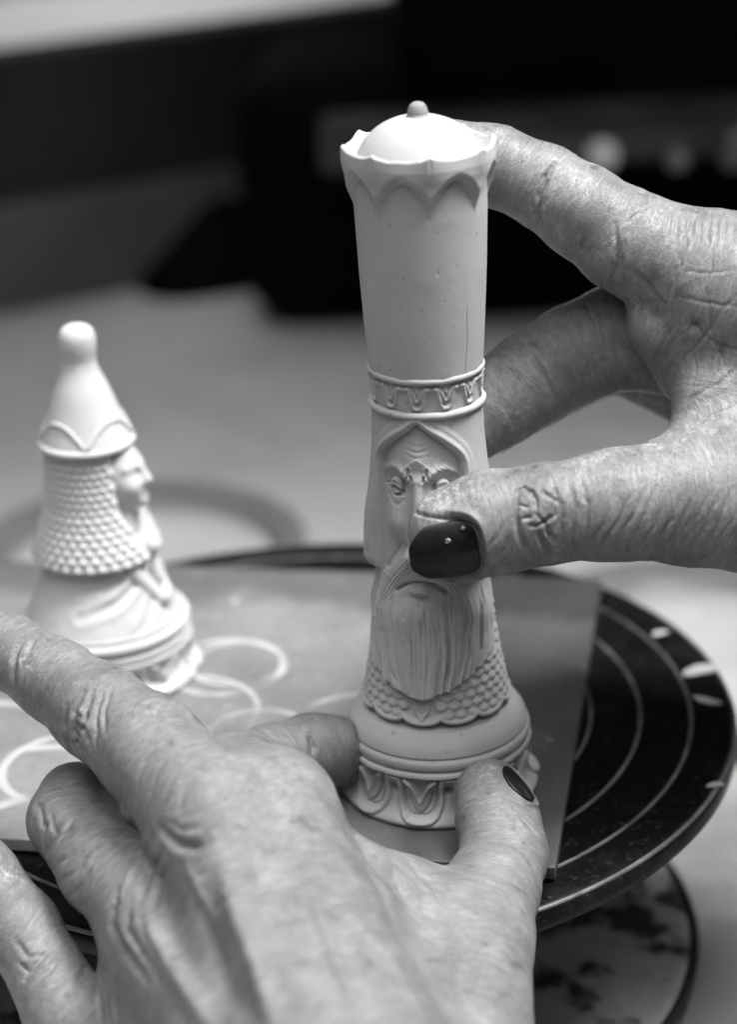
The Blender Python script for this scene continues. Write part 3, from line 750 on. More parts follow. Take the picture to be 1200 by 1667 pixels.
class Ell:
    def __init__(s, c, r, axes=None): s.c = np.array(c, float); s.r = np.array(r, float); s.A = np.eye(3) if axes is None else np.array(axes, float)
    def bounds(s): m = s.r.max(); return s.c - m, s.c + m
    def dist(s, X, Y, Z):
        P = [X - s.c[0], Y - s.c[1], Z - s.c[2]]; q = [sum(s.A[i][j] * P[j] for j in range(3)) for i in range(3)]
        k0 = np.sqrt(sum((q[i] / s.r[i]) ** 2 for i in range(3))); k1 = np.sqrt(sum((q[i] / s.r[i] ** 2) ** 2 for i in range(3))) + 1e-6
        return k0 * (k0 - 1) / k1
def surface_nets(A, lo, h):
    A = A.copy()
    for ax in range(3):
        sl = [slice(None)] * 3
        for e in (0, -1): sl[ax] = e; A[tuple(sl)] = np.maximum(A[tuple(sl)], h * .5)
    neg = A < 0
    cnt = np.zeros(np.array(A.shape) - 1, np.int8)
    for dx in (0, 1):
        for dy in (0, 1):
            for dz in (0, 1): cnt += neg[dx:A.shape[0] - 1 + dx, dy:A.shape[1] - 1 + dy, dz:A.shape[2] - 1 + dz]
    I, J, K = np.nonzero((cnt > 0) & (cnt < 8)); nc = len(I)
    idx = np.full(cnt.shape, -1, np.int32); idx[I, J, K] = np.arange(nc)
    acc = np.zeros((nc, 3)); num = np.zeros(nc)
    corners = [(a, b, c) for a in (0, 1) for b in (0, 1) for c in (0, 1)]
    for p in corners:
        for ax in range(3):
            if p[ax]: continue
            q = list(p); q[ax] = 1
            v0 = A[I + p[0], J + p[1], K + p[2]]; v1 = A[I + q[0], J + q[1], K + q[2]]
            m = (v0 < 0) != (v1 < 0); t_ = np.where(m, v0 / np.where(m, v0 - v1, 1), 0)
            pos = np.tile(np.array(p, float), (nc, 1)); pos[:, ax] += t_
            acc += pos * m[:, None]; num += m
    V = (np.stack([I, J, K], 1) + acc / num[:, None]) * h + lo
    Q = []
    for ax in range(3):
        u, v = (ax + 1) % 3, (ax + 2) % 3
        s0 = [slice(None)] * 3; s1 = [slice(None)] * 3; s0[ax] = slice(0, -1); s1[ax] = slice(1, None)
        ch = neg[tuple(s0)] != neg[tuple(s1)]; E_ = np.argwhere(ch)
        E_ = E_[(E_[:, u] > 0) & (E_[:, v] > 0) & (E_[:, u] < A.shape[u] - 1) & (E_[:, v] < A.shape[v] - 1)]
        def cell(du, dv):
            e = E_.copy(); e[:, u] += du; e[:, v] += dv; return idx[e[:, 0], e[:, 1], e[:, 2]]
        f = np.stack([cell(-1, -1), cell(0, -1), cell(0, 0), cell(-1, 0)], 1)
        flip = ~neg[E_[:, 0], E_[:, 1], E_[:, 2]]; f[flip] = f[flip][:, ::-1]
        Q.append(f[(f >= 0).all(1)])
    return V, np.concatenate(Q)
def vnormals(V, Q):
    a, b, c, d = (V[Q[:, i]] for i in range(4)); n = np.cross(c - a, d - b); N = np.zeros_like(V)
    for i in range(4): np.add.at(N, Q[:, i], n)
    return N / (np.linalg.norm(N, axis=1)[:, None] + 1e-12)
def relax(V, Q, it, f=.5):
    e = np.concatenate([Q[:, [0, 1]], Q[:, [1, 2]], Q[:, [2, 3]], Q[:, [3, 0]]]); e = np.concatenate([e, e[:, ::-1]])
    n = np.bincount(e[:, 0], minlength=len(V))[:, None] + 1e-9
    for _ in range(it):
        s_ = np.stack([np.bincount(e[:, 0], weights=V[e[:, 1], k], minlength=len(V)) for k in range(3)], 1)
        V = V + f * (s_ / n - V)
    return V
def subdivide(V, Q):
    """one Catmull-Clark step (closed quad mesh)"""
    nV, nF = len(V), len(Q); fc = V[Q].mean(1)
    e = np.stack([Q, np.roll(Q, -1, 1)], -1).reshape(-1, 2); es = np.sort(e, 1)
    key = es[:, 0].astype(np.int64) * nV + es[:, 1]; uk, inv = np.unique(key, return_inverse=True); nE = len(uk)
    ue = np.stack([uk // nV, uk % nV], 1); fidx = np.repeat(np.arange(nF), 4)
    cnt = np.bincount(inv, minlength=nE); fsum = np.stack([np.bincount(inv, weights=fc[fidx, k], minlength=nE) for k in range(3)], 1)
    mid = V[ue].mean(1); ep = np.where((cnt == 2)[:, None], (mid * 2 + fsum) / 4, mid)
    vq = Q.ravel(); nf = np.bincount(vq, minlength=nV)[:, None]
    Fa = np.stack([np.bincount(vq, weights=fc[fidx, k], minlength=nV) for k in range(3)], 1) / nf
    ve = ue.ravel(); ne = np.bincount(ve, minlength=nV)[:, None]; m2 = np.repeat(mid, 2, 0)
    Ra = np.stack([np.bincount(ve, weights=m2[:, k], minlength=nV) for k in range(3)], 1) / ne
    nv = (Fa + 2 * Ra + (ne - 3) * V) / ne
    eid = inv.reshape(nF, 4); o = nV; o2 = nV + nE
    q = [np.stack([Q[:, i], o + eid[:, i], o2 + np.arange(nF), o + eid[:, i - 1]], 1) for i in range(4)]
    return np.concatenate([nv, ep, fc]), np.concatenate(q)
# ------------------------------------------------------------------ the queen figurine
QC = (-7.27, 5.7)
queen = empty('queen_figurine', (QC[0], QC[1], 0), 'small white bisque chess queen in profile with scaled veil and pointed hat', 'figurine')
QF = math.radians(74)                                   # the way she looks
build_foot(queen, M_QUEEN, QC, 2.06, .78, math.radians(48), 8, 300, [(1.80, 1.13), (1.85, 1.15), (1.84, 1.2)])
def qr(z): return np.interp(z, [1.1, 1.5, 1.8, 2.2, 2.6, 2.9, 3.4, 4.0], [1.80, 1.74, 1.60, 1.40, 1.24, 1.15, 1.05, .98])
def robe():
    ths = theta_samples(math.radians(125), 360, 50, .3); zs = np.linspace(1.12, 3.3, 170)
    Z, TH = np.meshgrid(zs, ths, indexing='ij'); R = qr(Z)
    a = TH - QF
    for (p, dp, wd) in (([(-.15, 2.95), (-.5, 2.55), (-.95, 2.2), (-1.5, 1.98)], .10, .10), ([(-.1, 2.6), (-.3, 2.1), (-.55, 1.7), (-.8, 1.5)], .06, .07), ([(.1, 2.9), (.12, 2.4), (.02, 2.0)], .08, .06), ([(-.3, 2.9), (-.9, 2.6), (-1.5, 2.5)], .05, .12)):
        d, tq = seg_dist(a * 1.3, Z, [(x * 1.3, y) for x, y in p]); R = R - .65 * dp * g1(d, wd) * (1 - tq * .7) + .65 * dp * .8 * g1(d - .16, .09) * (1 - tq * .7)
    R += .004 * vnoise(TH * 9, Z * 6, 0, 4)
    grid_to_parts(Z, TH, R, None, ['robe'], M_QUEEN, queen, QC)
robe()
th = np.linspace(0, 2 * PI, 140, endpoint=False)
for z, r, tr in ((1.30, 1.83, .115), (1.47, 1.74, .04), (5.585, .985, .085)):
    tube('rim' if z < 3 else 'hat_brim', np.stack([QC[0] + r * np.sin(th), QC[1] - r * np.cos(th), np.full(140, z)], -1), tr, M_QUEEN, queen, 12, True)
VZ = [2.93, 3.02, 3.2, 3.5, 3.9, 4.3, 4.9, 5.6]; VR = [1.38, 1.39, 1.35, 1.24, 1.10, 1.00, .93, .90]
def veil():
    ths = theta_samples(math.radians(120), 220, 60, QF + PI); 
    zs = np.concatenate([[3.3, 3.1, 3.0, 2.95, 2.94], np.linspace(2.98, 5.6, 90)])
    Z, TH = np.meshgrid(zs, ths, indexing='ij')
    R = np.interp(Z, VZ, VR); R[0] = .9; R[1] = 1.05; R[2] = 1.15; R[3] = 1.2; R[4] = 1.27
    a = np.abs((TH - QF + PI) % (2 * PI) - PI)
    edge = np.interp(Z, [2.8, 3.2, 3.7, 4.2, 5.6], [.16, .22, .42, .60, .62])
    R = np.where(a < edge, R - .22 * sstep(0, .12, edge - a), R)
    grid_to_parts(Z, TH, R, None, ['veil'], M_QUEEN, queen, QC)
veil()
qs_me = scale_mesh('scale', .205, .175, .075); qs_me.materials.append(M_QUEEN)
for k, z in enumerate(np.arange(5.48, 3.1, -.168)):
    r = float(np.interp(z, VZ, VR)); n = 32; lean = math.atan2(float(np.interp(z - .1, VZ, VR) - np.interp(z + .1, VZ, VR)), .2) + .24
    edge = float(np.interp(z - .1, [2.8, 3.2, 3.7, 4.2, 5.6], [.16, .22, .42, .60, .62]))
    for j in range(n):
        th_ = (j + .5 * (k % 2)) * 2 * PI / n; th_ = (th_ + PI) % (2 * PI) - PI
        if abs((th_ - QF + PI) % (2 * PI) - PI) < edge + .06 or th_ < -1.75 or th_ > 2.0: continue
        put_scale(qs_me, queen, QC, th_, z, r - .01, lean, .04)
lathe('hat', smoothprof([(.97, 5.56), (.985, 5.62), (.95, 5.75), (.86, 6.0), (.74, 6.35), (.60, 6.75), (.47, 7.05), (.395, 7.25), (.365, 7.4), (.372, 7.52), (.395, 7.68), (.405, 7.85), (.385, 8.0), (.31, 8.13), (.18, 8.205), (.01, 8.225)], 6), M_QUEEN, queen, QC, 96)
hz = [5.6, 5.75, 6.0, 6.35, 6.75]; hr = [.985, .95, .86, .74, .6]
for k in range(4):
    pts = []
    for x in np.linspace(-1, 1, 25):
        a = math.radians(6 + 45 + 90 * k) + x * math.radians(44); z = 5.66 + .52 * (1 - abs(x) ** 2.3); r = float(np.interp(z, hz, hr)) + .012
        pts.append((QC[0] + r * math.sin(a), QC[1] - r * math.cos(a), z))
    tube('hat_arch', pts, .042, M_QUEEN, queen, 8)
def queen_face():
    f = np.array([math.sin(QF), -math.cos(QF), 0]); sd = np.array([math.cos(QF), math.sin(QF), 0]); up = np.array([0, 0, 1.0]); c0 = np.array([QC[0], QC[1], 0])
    P = lambda a, b, z: c0 + f * a + sd * b + up * z
    ax = [f, sd, up]
    Fd = Field(P(.85, 0, 4.6) - 1.15, P(.85, 0, 4.6) + 1.15, .032); A = Fd.blank()
    Fd.add(A, Ell(P(.62, 0, 4.85), (.62, .56, .78), ax), 0)
    Fd.add(A, Ell(P(.98, 0, 4.42), (.28, .34, .34), ax), .2)                     # jaw
    Fd.add(A, Ell(P(1.16, 0, 4.24), (.15, .17, .14), ax), .15)                    # chin
    Fd.add(A, Cap(P(1.18, 0, 5.02), P(1.36, 0, 4.74), .07, .10), .16)            # nose
    for b in (-1, 1):
        Fd.add(A, Ell(P(1.25, b * .08, 4.70), (.08, .06, .06), ax), .08)
        Fd.add(A, Ell(P(1.02, b * .30, 4.66), (.2, .18, .2), ax), .2)
        Fd.add(A, Cap(P(1.16, b * .12, 5.08), P(1.0, b * .40, 5.08), .06, .05), .1)
        A_s = Ell(P(1.22, b * .24, 4.95), (.10, .10, .08), ax); lo, hi = A_s.bounds(); sl, G = Fd.sub(lo - .2, hi + .2); A[sl] = -smin(-A[sl], A_s.dist(*G).astype(np.float32), .1)
        Fd.add(A, Ell(P(1.09, b * .23, 4.95), (.08, .10, .07), ax), .03)
    Fd.add(A, Cap(P(1.22, -.09, 4.545), P(1.22, .09, 4.545), .055, .055), .06)
    Fd.add(A, Cap(P(1.21, -.07, 4.44), P(1.21, .07, 4.44), .06, .06), .05)
    Fd.add(A, Cap(P(.6, 0, 4.3), P(.55, 0, 3.6), .42, .5), .15)                   # neck
    V, Q = surface_nets(A, Fd.lo, Fd.h); V = relax(V, Q, 2)
    mesh_obj('face', V, Q, M_QUEEN, queen, True)
    Fd = Field(P(1.2, 0, 2.5) - 1.0, P(1.2, 0, 2.5) + 1.0, .04); A = Fd.blank()
    Fd.add(A, Cap(P(1.0, -.55, 2.75), P(1.42, -.22, 2.0), .2, .17), 0)
    Fd.add(A, Cap(P(1.0, .5, 2.75), P(1.42, .2, 2.05), .2, .17), .1)
    Fd.add(A, Ell(P(1.55, -.12, 1.98), (.17, .2, .2), ax), .08)
    Fd.add(A, Ell(P(1.52, .1, 2.02), (.16, .18, .18), ax), .08)
    Fd.add(A, Cap(P(1.16, 0, 3.0), P(1.4, 0, 2.4), .15, .12), .1)
    V, Q = surface_nets(A, Fd.lo, Fd.h); V = relax(V, Q, 2)
    mesh_obj('folded_arms', V, Q, M_QUEEN, queen, True)
    o = lathe('brooch', [(.01, 3.36), (.1, 3.34), (.17, 3.26), (.19, 3.16), (.16, 3.05), (.08, 2.99), (.01, 2.98)], M_QUEEN, queen, tuple(P(1.32, 0, 0)[:2]), 24)
queen_face()
# ------------------------------------------------------------------ hands
def CH(*pts):
    """chain of joints: (photo x, photo y, depth in cm, radius in photo px) -> list of (point, radius in cm)"""
    return [(at(x, y, d), r * d / F_PX) for x, y, d, r in pts]
def caps(ch): return [Cap(a[0], b[0], a[1], b[1]) for a, b in zip(ch[:-1], ch[1:])]

def make_hand(root, fingers, palm, palm_k, lo, hi, h, creases, nails, knobs, slip, grain_axis):
    Fd = Field(lo, hi, h); base = Fd.blank()
    for p in palm: Fd.add(base, p, palm_k)
    out = base.copy()
    for prims, k_in, k_palm in fingers:
        A = Fd.blank()
        for p in prims: Fd.add(A, p, k_in)
        out = np.minimum(out, smin(base, A, k_palm))
    del base
    V, Q = surface_nets(out, Fd.lo, h); V = relax(V, Q, 3)
    # keep only the largest piece count as is; refine
    V, Q = subdivide(V, Q)
    N = vnormals(V, Q)
    tree = BVHTree.FromPolygons([tuple(v) for v in V], [tuple(q) for q in Q.tolist()])
    camv = Vector(CAM)
    def hit(px, py):
        v = Vector(ray(px, py)).normalized(); r = tree.ray_cast(camv, v)
        return np.array(r[0]) if r[0] is not None else None
    D = np.zeros(len(V)); 
    def dist_to(pts):
        m = np.ones(len(V), bool); best = np.full(len(V), 9.0); tt = np.zeros(len(V))
        P_ = np.array(pts); lo_, hi_ = P_.min(0) - .5, P_.max(0) + .5
        ii = np.nonzero(((V > lo_) & (V < hi_)).all(1))[0]; W = V[ii]; b = np.full(len(ii), 9.0); tq = np.zeros(len(ii)); n = len(P_) - 1
        for i in range(n):
            v = P_[i + 1] - P_[i]; t_ = np.clip((W - P_[i]) @ v / (v @ v + 1e-9), 0, 1); e = np.linalg.norm(W - P_[i] - t_[:, None] * v, axis=1)
            m_ = e < b; b = np.where(m_, e, b); tq = np.where(m_, (i + t_) / n, tq)
        best[ii] = b; tt[ii] = tq; return best, tt
    rj = random.Random(5)
    for pl, wpx, dpx, bulge in creases:
        dpx *= .85; bulge *= .45; wpx *= .9
        pts = []
        for (x0, y0), (x1, y1) in zip(pl[:-1], pl[1:]):
            n = max(2, int(math.hypot(x1 - x0, y1 - y0) / 9))
            for i in range(n):
                q = hit(x0 + (x1 - x0) * i / n + rj.gauss(0, .7), y0 + (y1 - y0) * i / n + rj.gauss(0, .7))
                if q is not None: pts.append(q)
        q = hit(*pl[-1])
        if q is not None: pts.append(q)
        if len(pts) < 2: continue
        keep = [pts[0]]
        for q in pts[1:]:
            if np.linalg.norm(q - keep[-1]) < .55: keep.append(q)
        if len(keep) < 2: continue
        d, tq = dist_to(keep); c = .0117 
        env = np.sqrt(np.clip(np.sin(np.clip(tq, .03, .97) * PI), 0, 1))
        D -= dpx * c * env * np.exp(-(d / (wpx * c)) ** 2)
        if bulge: D += bulge * dpx * c * env * np.exp(-((d - 2.1 * wpx * c) / (wpx * 1.1 * c)) ** 2)
    for (px, py, rpx, dpx) in knobs:
        q = hit(px, py)
        if q is None: continue
        D += dpx * .0117 * np.exp(-(np.linalg.norm(V - q, axis=1) / (rpx * .0117)) ** 2)
    # along-the-finger coordinates for the skin texture
    G = np.zeros((len(V), 3)); Wt = np.zeros(len(V))
    for ch in grain_axis:
        s0 = -sum(np.linalg.norm(b[0] - a[0]) for a, b in zip(ch[:-1], ch[1:])) if len(ch) > 2 else 0.0
        for (a, ra), (b, rb) in zip(ch[:-1], ch[1:]):
            v = b - a; L = np.linalg.norm(v); v = v / L
            rel = V - a; s_ = rel @ v; t_ = np.clip(s_, 0, L); d = np.linalg.norm(rel - t_[:, None] * v, axis=1) - (ra + (rb - ra) * t_ / L)
            wgt = np.exp(-(np.maximum(d, 0) / .5) ** 2) + 1e-4 / (.05 + np.maximum(d, 0)) ** 2
            e = np.cross(v, FW); e /= np.linalg.norm(e); e2_ = np.cross(v, e)
            G += wgt[:, None] * np.stack([s0 + s_, rel @ e, rel @ e2_], 1); Wt += wgt; s0 += L
    G /= Wt[:, None]
    # real relief of the skin: fine folds across the fingers
    D += .006 * vnoise(G[:, 0] * 7, G[:, 1] * 1.6, G[:, 2] * 1.6, 2) + .008 * vnoise(V[:, 0] * 1.6, V[:, 1] * 1.6, V[:, 2] * 1.6, 3)
    D += .007 * vnoise(G[:, 0] * 3.5, G[:, 1] * 1.3, G[:, 2] * 1.3, 12)
    nail_geo = []
    for (px, py, tvec, nvec, L, W, rho, lift, slide) in nails:
        c = hit(px, py); n = np.array(nvec, float)
        if slide: n = N[np.linalg.norm(V - c, axis=1) < .35].mean(0)
        n /= np.linalg.norm(n); tv = np.array(tvec, float); tv -= n * (tv @ n); tv /= np.linalg.norm(tv); wv = np.cross(n, tv)
        c = c + n * lift; rel = V - c; a = rel @ tv / (L / 2); b = rel @ wv / (W / 2); hgt = rel @ n
        ph = np.clip(b, -1.6, 1.6) * W / 2 / rho; surf = rho * (np.cos(ph) - 1) - .04 * a * a
        ex = 2.7 if slide else 4.0; rr = (np.abs(a) ** ex + np.abs(b) ** ex) ** (1 / ex)
        near = (np.abs(hgt - surf) < .5) & (N @ n > .1)
        inn = near & (rr < 1.25)
        tgt = np.minimum(surf - .035 - hgt, .04)
        wgt = sstep(1.22, 1.0, rr) * inn
        D = np.where(inn, D * (1 - wgt) + wgt * np.clip(tgt, -.3, .3), D)
        fold = np.exp(-((rr - 1.20) / .10) ** 2) * near * (a < .75); D += .045 * fold
        D -= .05 * np.exp(-((rr - 1.045) / .035) ** 2) * near * (a < .9)
        nail_geo.append((c, tv, wv, n, L, W, rho, slide))
    V2 = V + N * D[:, None]
    o = mesh_obj('skin', V2, Q, M_SKIN, root, True)
    at1 = o.data.attributes.new('grain', 'FLOAT_VECTOR', 'POINT'); at1.data.foreach_set('vector', G.astype(np.float32).ravel())
    sl = np.zeros(len(V))
    for (px, py, rpx, k) in slip:
        q = hit(px, py)
        if q is not None: sl = np.maximum(sl, k * np.exp(-(np.linalg.norm(V - q, axis=1) / (rpx * .0117)) ** 2))
    at2 = o.data.attributes.new('slip', 'FLOAT', 'POINT'); at2.data.foreach_set('value', sl.astype(np.float32))
    for c, tv, wv, n, L, W, rho, rnd in nail_geo:
        nu, nv = 26, 26; Vn = []; rho_ = rho
        for i in range(nu):
            for j in range(nv):
                x, y = -1 + 2 * i / (nu - 1), -1 + 2 * j / (nv - 1)
                # squircle outline
                k4 = (.5, .5) if rnd else (.40, .62 if x > 0 else .36)
                a = x * math.sqrt(max(0, 1 - k4[0] * y ** (2 if rnd else 4))); b = y * math.sqrt(max(0, 1 - k4[1] * x ** (2 if rnd else 4))) * (1 if rnd else 1 - .07 * x)
                ph = b * W / 2 / rho_
                p = c + tv * (a * L / 2) + wv * (rho_ * math.sin(ph)) + n * (rho_ * (math.cos(ph) - 1) - .04 * a * a + .012)
                Vn.append(p)
        top = np.array(Vn); bot = top - n * .035
        Fc = []
        for i in range(nu - 1):
            for j in range(nv - 1):
                k = i * nv + j; Fc.append((k, k + nv, k + nv + 1, k + 1)); Fc.append(tuple(q + nu * nv for q in (k, k + 1, k + nv + 1, k + nv)))
        ring = [i * nv for i in range(nu)] + [(nu - 1) * nv + j for j in range(1, nv)] + [i * nv + nv - 1 for i in range(nu - 2, -1, -1)] + [j for j in range(nv - 2, 0, -1)]
        for i in range(len(ring)):
            p, q = ring[i], ring[(i + 1) % len(ring)]; Fc.append((p, p + nu * nv, q + nu * nv, q))
        if not rnd:
            spk = [(c + tv * x + wv * y + n * (rho_ * (math.cos(y / rho_) - 1) + .03)) for x, y in ((-.10, -.28), (-.40, -.46))]
        no = mesh_obj('fingernail', np.concatenate([top, bot]), Fc, M_POLISH, root, True)
        bmx = bmesh.new(); bmx.from_mesh(no.data); bmesh.ops.recalc_face_normals(bmx, faces=bmx.faces); bmx.to_mesh(no.data); bmx.free()
        if not rnd:
            for q, r_ in zip(spk, (.05, .035)):
                bms = bmesh.new(); bmesh.ops.create_icosphere(bms, subdivisions=2, radius=r_)
                for v in bms.verts: v.co = Vector(q) + Vector(n) * (v.co.dot(Vector(n)) * -.85) + v.co * (1 + .35 * math.sin(v.co.x * 90 + v.co.z * 130 + r_ * 300))
                so = bm_obj('clay_speck', bms, M_SPLASH, root); so.parent = no
    return V2, Q
#@@RIGHT
# --- the right-hand side hand: thumb in front of the king, first two fingers behind it
rh = empty('hand', at(1180, 620, 42), "person's hand from the right, thumb with dark nail pressed on the king's face", 'hand', "hands holding the king")
thumb = CH((740, 868, 40.75, 77), (800, 851, 40.7, 83), (880, 838, 40.6, 79), (1000, 822, 40.6, 88), (1130, 812, 40.9, 108), (1290, 800, 41.4, 150))
index = CH((742, 245, 42.0, 50), (800, 268, 42.0, 64), (885, 303, 41.9, 66), (950, 345, 41.8, 74), (1020, 392, 41.8, 82), (1190, 475, 41.9, 122))
middle = CH((770, 690, 43.4, 62), (812, 655, 43.5, 72), (868, 618, 43.5, 76), (935, 578, 43.5, 80), (1010, 548, 43.4, 84), (1180, 560, 43.2, 100))
ring = CH((800, 690, 45.6, 50), (870, 640, 46.0, 56), (1000, 575, 45.6, 60), (1200, 640, 44.4, 90))
little = CH((1010, 850, 47.0, 44), (1080, 815, 47.0, 50), (1180, 770, 46.2, 56), (1290, 720, 45.0, 90))
palm = [Tri(at(1165, 790, 41.2), at(1172, 500, 42.0), at(1330, 640, 43.0), .85), Tri(at(1172, 500, 42.0), at(1330, 500, 43), at(1330, 700, 43.2), 1.0),
        Cap(at(1190, 475, 41.9), at(1420, 560, 43.5), 1.40, 1.7), Cap(at(1290, 800, 41.4), at(1500, 720, 43.5), 1.5, 2.0), Cap(at(1330, 620, 43.4), at(1620, 640, 44.5), 1.9, 2.3)]
pad = [Cap(at(1068, 470, 42.0), at(1080, 530, 41.9), .60, .66), Cap(at(1080, 530, 41.9), at(1125, 610, 42.2), .66, .62)]
rf = [(caps(thumb), .25, .55), (caps(index), .2, .5), (caps(middle), .2, .25), (caps(ring), .2, .3), (caps(little), .2, .3), (pad, .1, .07)]
cr = [  # (line in the photo, width px, depth px, bulge beside it)
 ([(842, 800), (839, 840), (850, 880), (866, 905), (884, 919)], 5, 6, .35), ([(842, 802), (852, 794), (866, 800), (873, 816), (872, 836)], 4, 5, .35),
 ([(872, 836), (886, 850), (874, 857), (862, 856)], 3.5, 5, .3), ([(884, 800), (903, 815), (902, 838), (887, 851), (892, 868), (900, 882)], 4, 6, .35),
 ([(878, 866), (886, 885), (893, 908)], 5, 9, .3), ([(898, 788), (914, 822), (913, 860), (905, 893)], 5, 5, .35), ([(925, 784), (936, 826), (931, 874), (925, 905)], 5, 4, .3),
 ([(946, 778), (956, 820), (952, 860)], 5, 3, .3), ([(850, 845), (868, 842)], 3.5, 4, 0), ([(845, 822), (862, 826)], 3, 3, 0),
 ([(905, 266), (889, 288), (880, 318), (877, 348), (886, 373)], 5, 8, .5), ([(896, 258), (880, 312), (878, 350)], 9, 3, 0), ([(1003, 365), (1006, 402), (999, 462)], 4, 4.5, .25),
 ([(1017, 366), (1035, 350), (1056, 340)], 3, 1.5, .2), ([(1131, 352), (1112, 414), (1087, 494)], 4, 4, .35), ([(1018, 434), (1054, 462), (1082, 498), (1088, 545)], 5, 4, .3),
 ([(858, 560), (874, 592), (892, 622), (906, 652)], 6, 7, .3), ([(868, 555), (884, 585)], 5, 3, 0), ([(1108, 484), (1150, 492), (1200, 499)], 3, 1.5, .2),
 ([(1100, 600), (1148, 547), (1178, 503), (1200, 480)], 3, 2.2, .2), ([(1092, 560), (1130, 530), (1165, 560), (1200, 570)], 3, 2.2, .2), ([(1090, 690), (1130, 645), (1170, 625), (1200, 600)], 4, 2.5, .3),
 ([(1092, 640), (1140, 610), (1200, 560)], 3, 1.8, .2), ([(1100, 720), (1150, 680), (1200, 660)], 3, 1.8, .2), ([(1120, 540), (1135, 600), (1120, 660)], 3, 1.6, .2), ([(1165, 400), (1155, 450), (1140, 500)], 3, 1.8, .2), ([(1110, 440), (1150, 445), (1195, 440)], 3, 1, .2),
 ([(1150, 470), (1160, 540), (1190, 620)], 3, 1.6, .2), ([(795, 890), (812, 872), (822, 850)], 4, 2.5, .2), ([(805, 915), (822, 895), (832, 870)], 4, 2.5, .2), ([(788, 930), (800, 920)], 4, 2, .2)]
cr += [([(950 + 21 * i, 908), (978 + 21 * i, 862), (1004 + 21 * i + (i * 7) % 9, 806 - (i * 5) % 17)], 3.6, 1.5 + (i * 13 % 5) * .35, .3) for i in range(12)]
cr += [([(958 + 23 * i, 890 - (i * 7) % 20), (985 + 23 * i, 850 - (i * 5) % 14)], 3, 1.4 + (i * 11 % 4) * .3, .2) for i in range(11)]
cr += [([(1096 + 13 * i, 338 + 1.2 * i), (1090 + 13 * i, 362), (1088 + 13 * i, 392 + (i * 7) % 12)], 4, 2.2, .3) for i in range(9)]
cr += [([(905 + 17 * i, 515 - 7 * i), (915 + 17 * i, 545 - 5 * i), (920 + 17 * i, 575 - 4 * i)], 3.5, 1.6, .2) for i in range(6)]
make_hand(rh, rf, palm, .6, np.min([at(730, 170, 42) , at(700, 1000, 40)], 0) - np.array([.9, 2.5, .8]), np.max([at(1560, 150, 43), at(1500, 200, 44)], 0) + np.array([0, 3.8, 1.2]), .052,
          cr, [(724, 905, -RT * .98 - UP * .16, -FW * .90 - UP * .42, 1.28, 1.22, .84, .0, 0)], [(1130, 530, 10, -9), (940, 330, 40, 4), (1075, 560, 20, 2)], [(700, 815, 45, 1), (740, 790, 40, .9), (880, 330, 26, .6), (1060, 720, 60, .8), (960, 745, 40, .7), (1045, 500, 24, .7), (1000, 405, 40, .5), (945, 290, 30, .5), (840, 670, 30, .6), (1180, 650, 80, .4), (895, 880, 22, .5), (690, 945, 30, .7)], [thumb, index, middle, ring, little, [(at(1172, 500, 42.0), 1.2), (at(1420, 600, 43.5), 1.8)]])

# --- the lower left hand: back of the hand towards us, thumb on the foot of the king
lh = empty('hand', at(520, 1560, 37), "person's hand at lower left, back upwards, thumb on the king's foot", 'hand', "hands holding the king")
thumb = CH((798, 1293, 42.55, 58), (812, 1340, 42.2, 66), (822, 1392, 41.7, 68), (800, 1450, 40.8, 76), (770, 1530, 39.6, 95), (760, 1720, 37.0, 112))
index = CH((545, 1218, 43.9, 54), (505, 1222, 43.8, 56), (440, 1240, 43.3, 58), (388, 1262, 42.2, 66), (440, 1318, 38.9, 92))
middle = CH((-70, 1010, 42.4, 48), (15, 1060, 41.9, 57), (90, 1108, 41.4, 65), (160, 1158, 40.8, 76), (245, 1222, 39.8, 88), (345, 1335, 38.4, 100))
ring = CH((225, 1345, 43.6, 42), (190, 1305, 43.0, 52), (125, 1306, 41.6, 62), (112, 1335, 41.0, 66), (170, 1415, 39.9, 74), (255, 1490, 38.6, 88))
little = CH((-110, 1330, 41.4, 50), (-30, 1425, 40.8, 57), (35, 1512, 40.2, 62), (105, 1640, 39.2, 68), (190, 1760, 38.2, 84))
palm = [Cap(at(345, 1335, 38.45), at(448, 1332, 38.9), 1.0, 1.0), Cap(at(440, 1325, 38.9), at(640, 1800, 34.2), 1.0, 1.35), Cap(at(345, 1335, 38.4), at(560, 1850, 33.6), 1.02, 1.3), Cap(at(255, 1490, 38.6), at(480, 1880, 33.6), .92, 1.2),
        Cap(at(190, 1760, 38.2), at(420, 1950, 34.0), .9, 1.2), Tri(at(440, 1318, 39.3), at(255, 1490, 39.2), at(600, 1850, 35), .8), Tri(at(255, 1490, 38.9), at(190, 1760, 38.5), at(480, 1880, 34), .8),
        Tri(at(660, 1475, 39.8), at(770, 1530, 39.8), at(620, 1800, 35.6), .78), Tri(at(660, 1475, 39.8), at(500, 1400, 38.8), at(620, 1800, 35.6), .78), Cap(at(600, 1850, 34.6), at(700, 2200, 31.5), 1.9, 2.2)]
lf = [(caps(thumb), .25, .6), (caps(index), .3, .5), (caps(middle), .25, .45), (caps(ring), .2, .35), (caps(little), .2, .35)]
pts_ = np.array([c[0] for ch in (thumb, index, middle, ring, little) for c in ch] + [at(640, 1950, 33.0)])
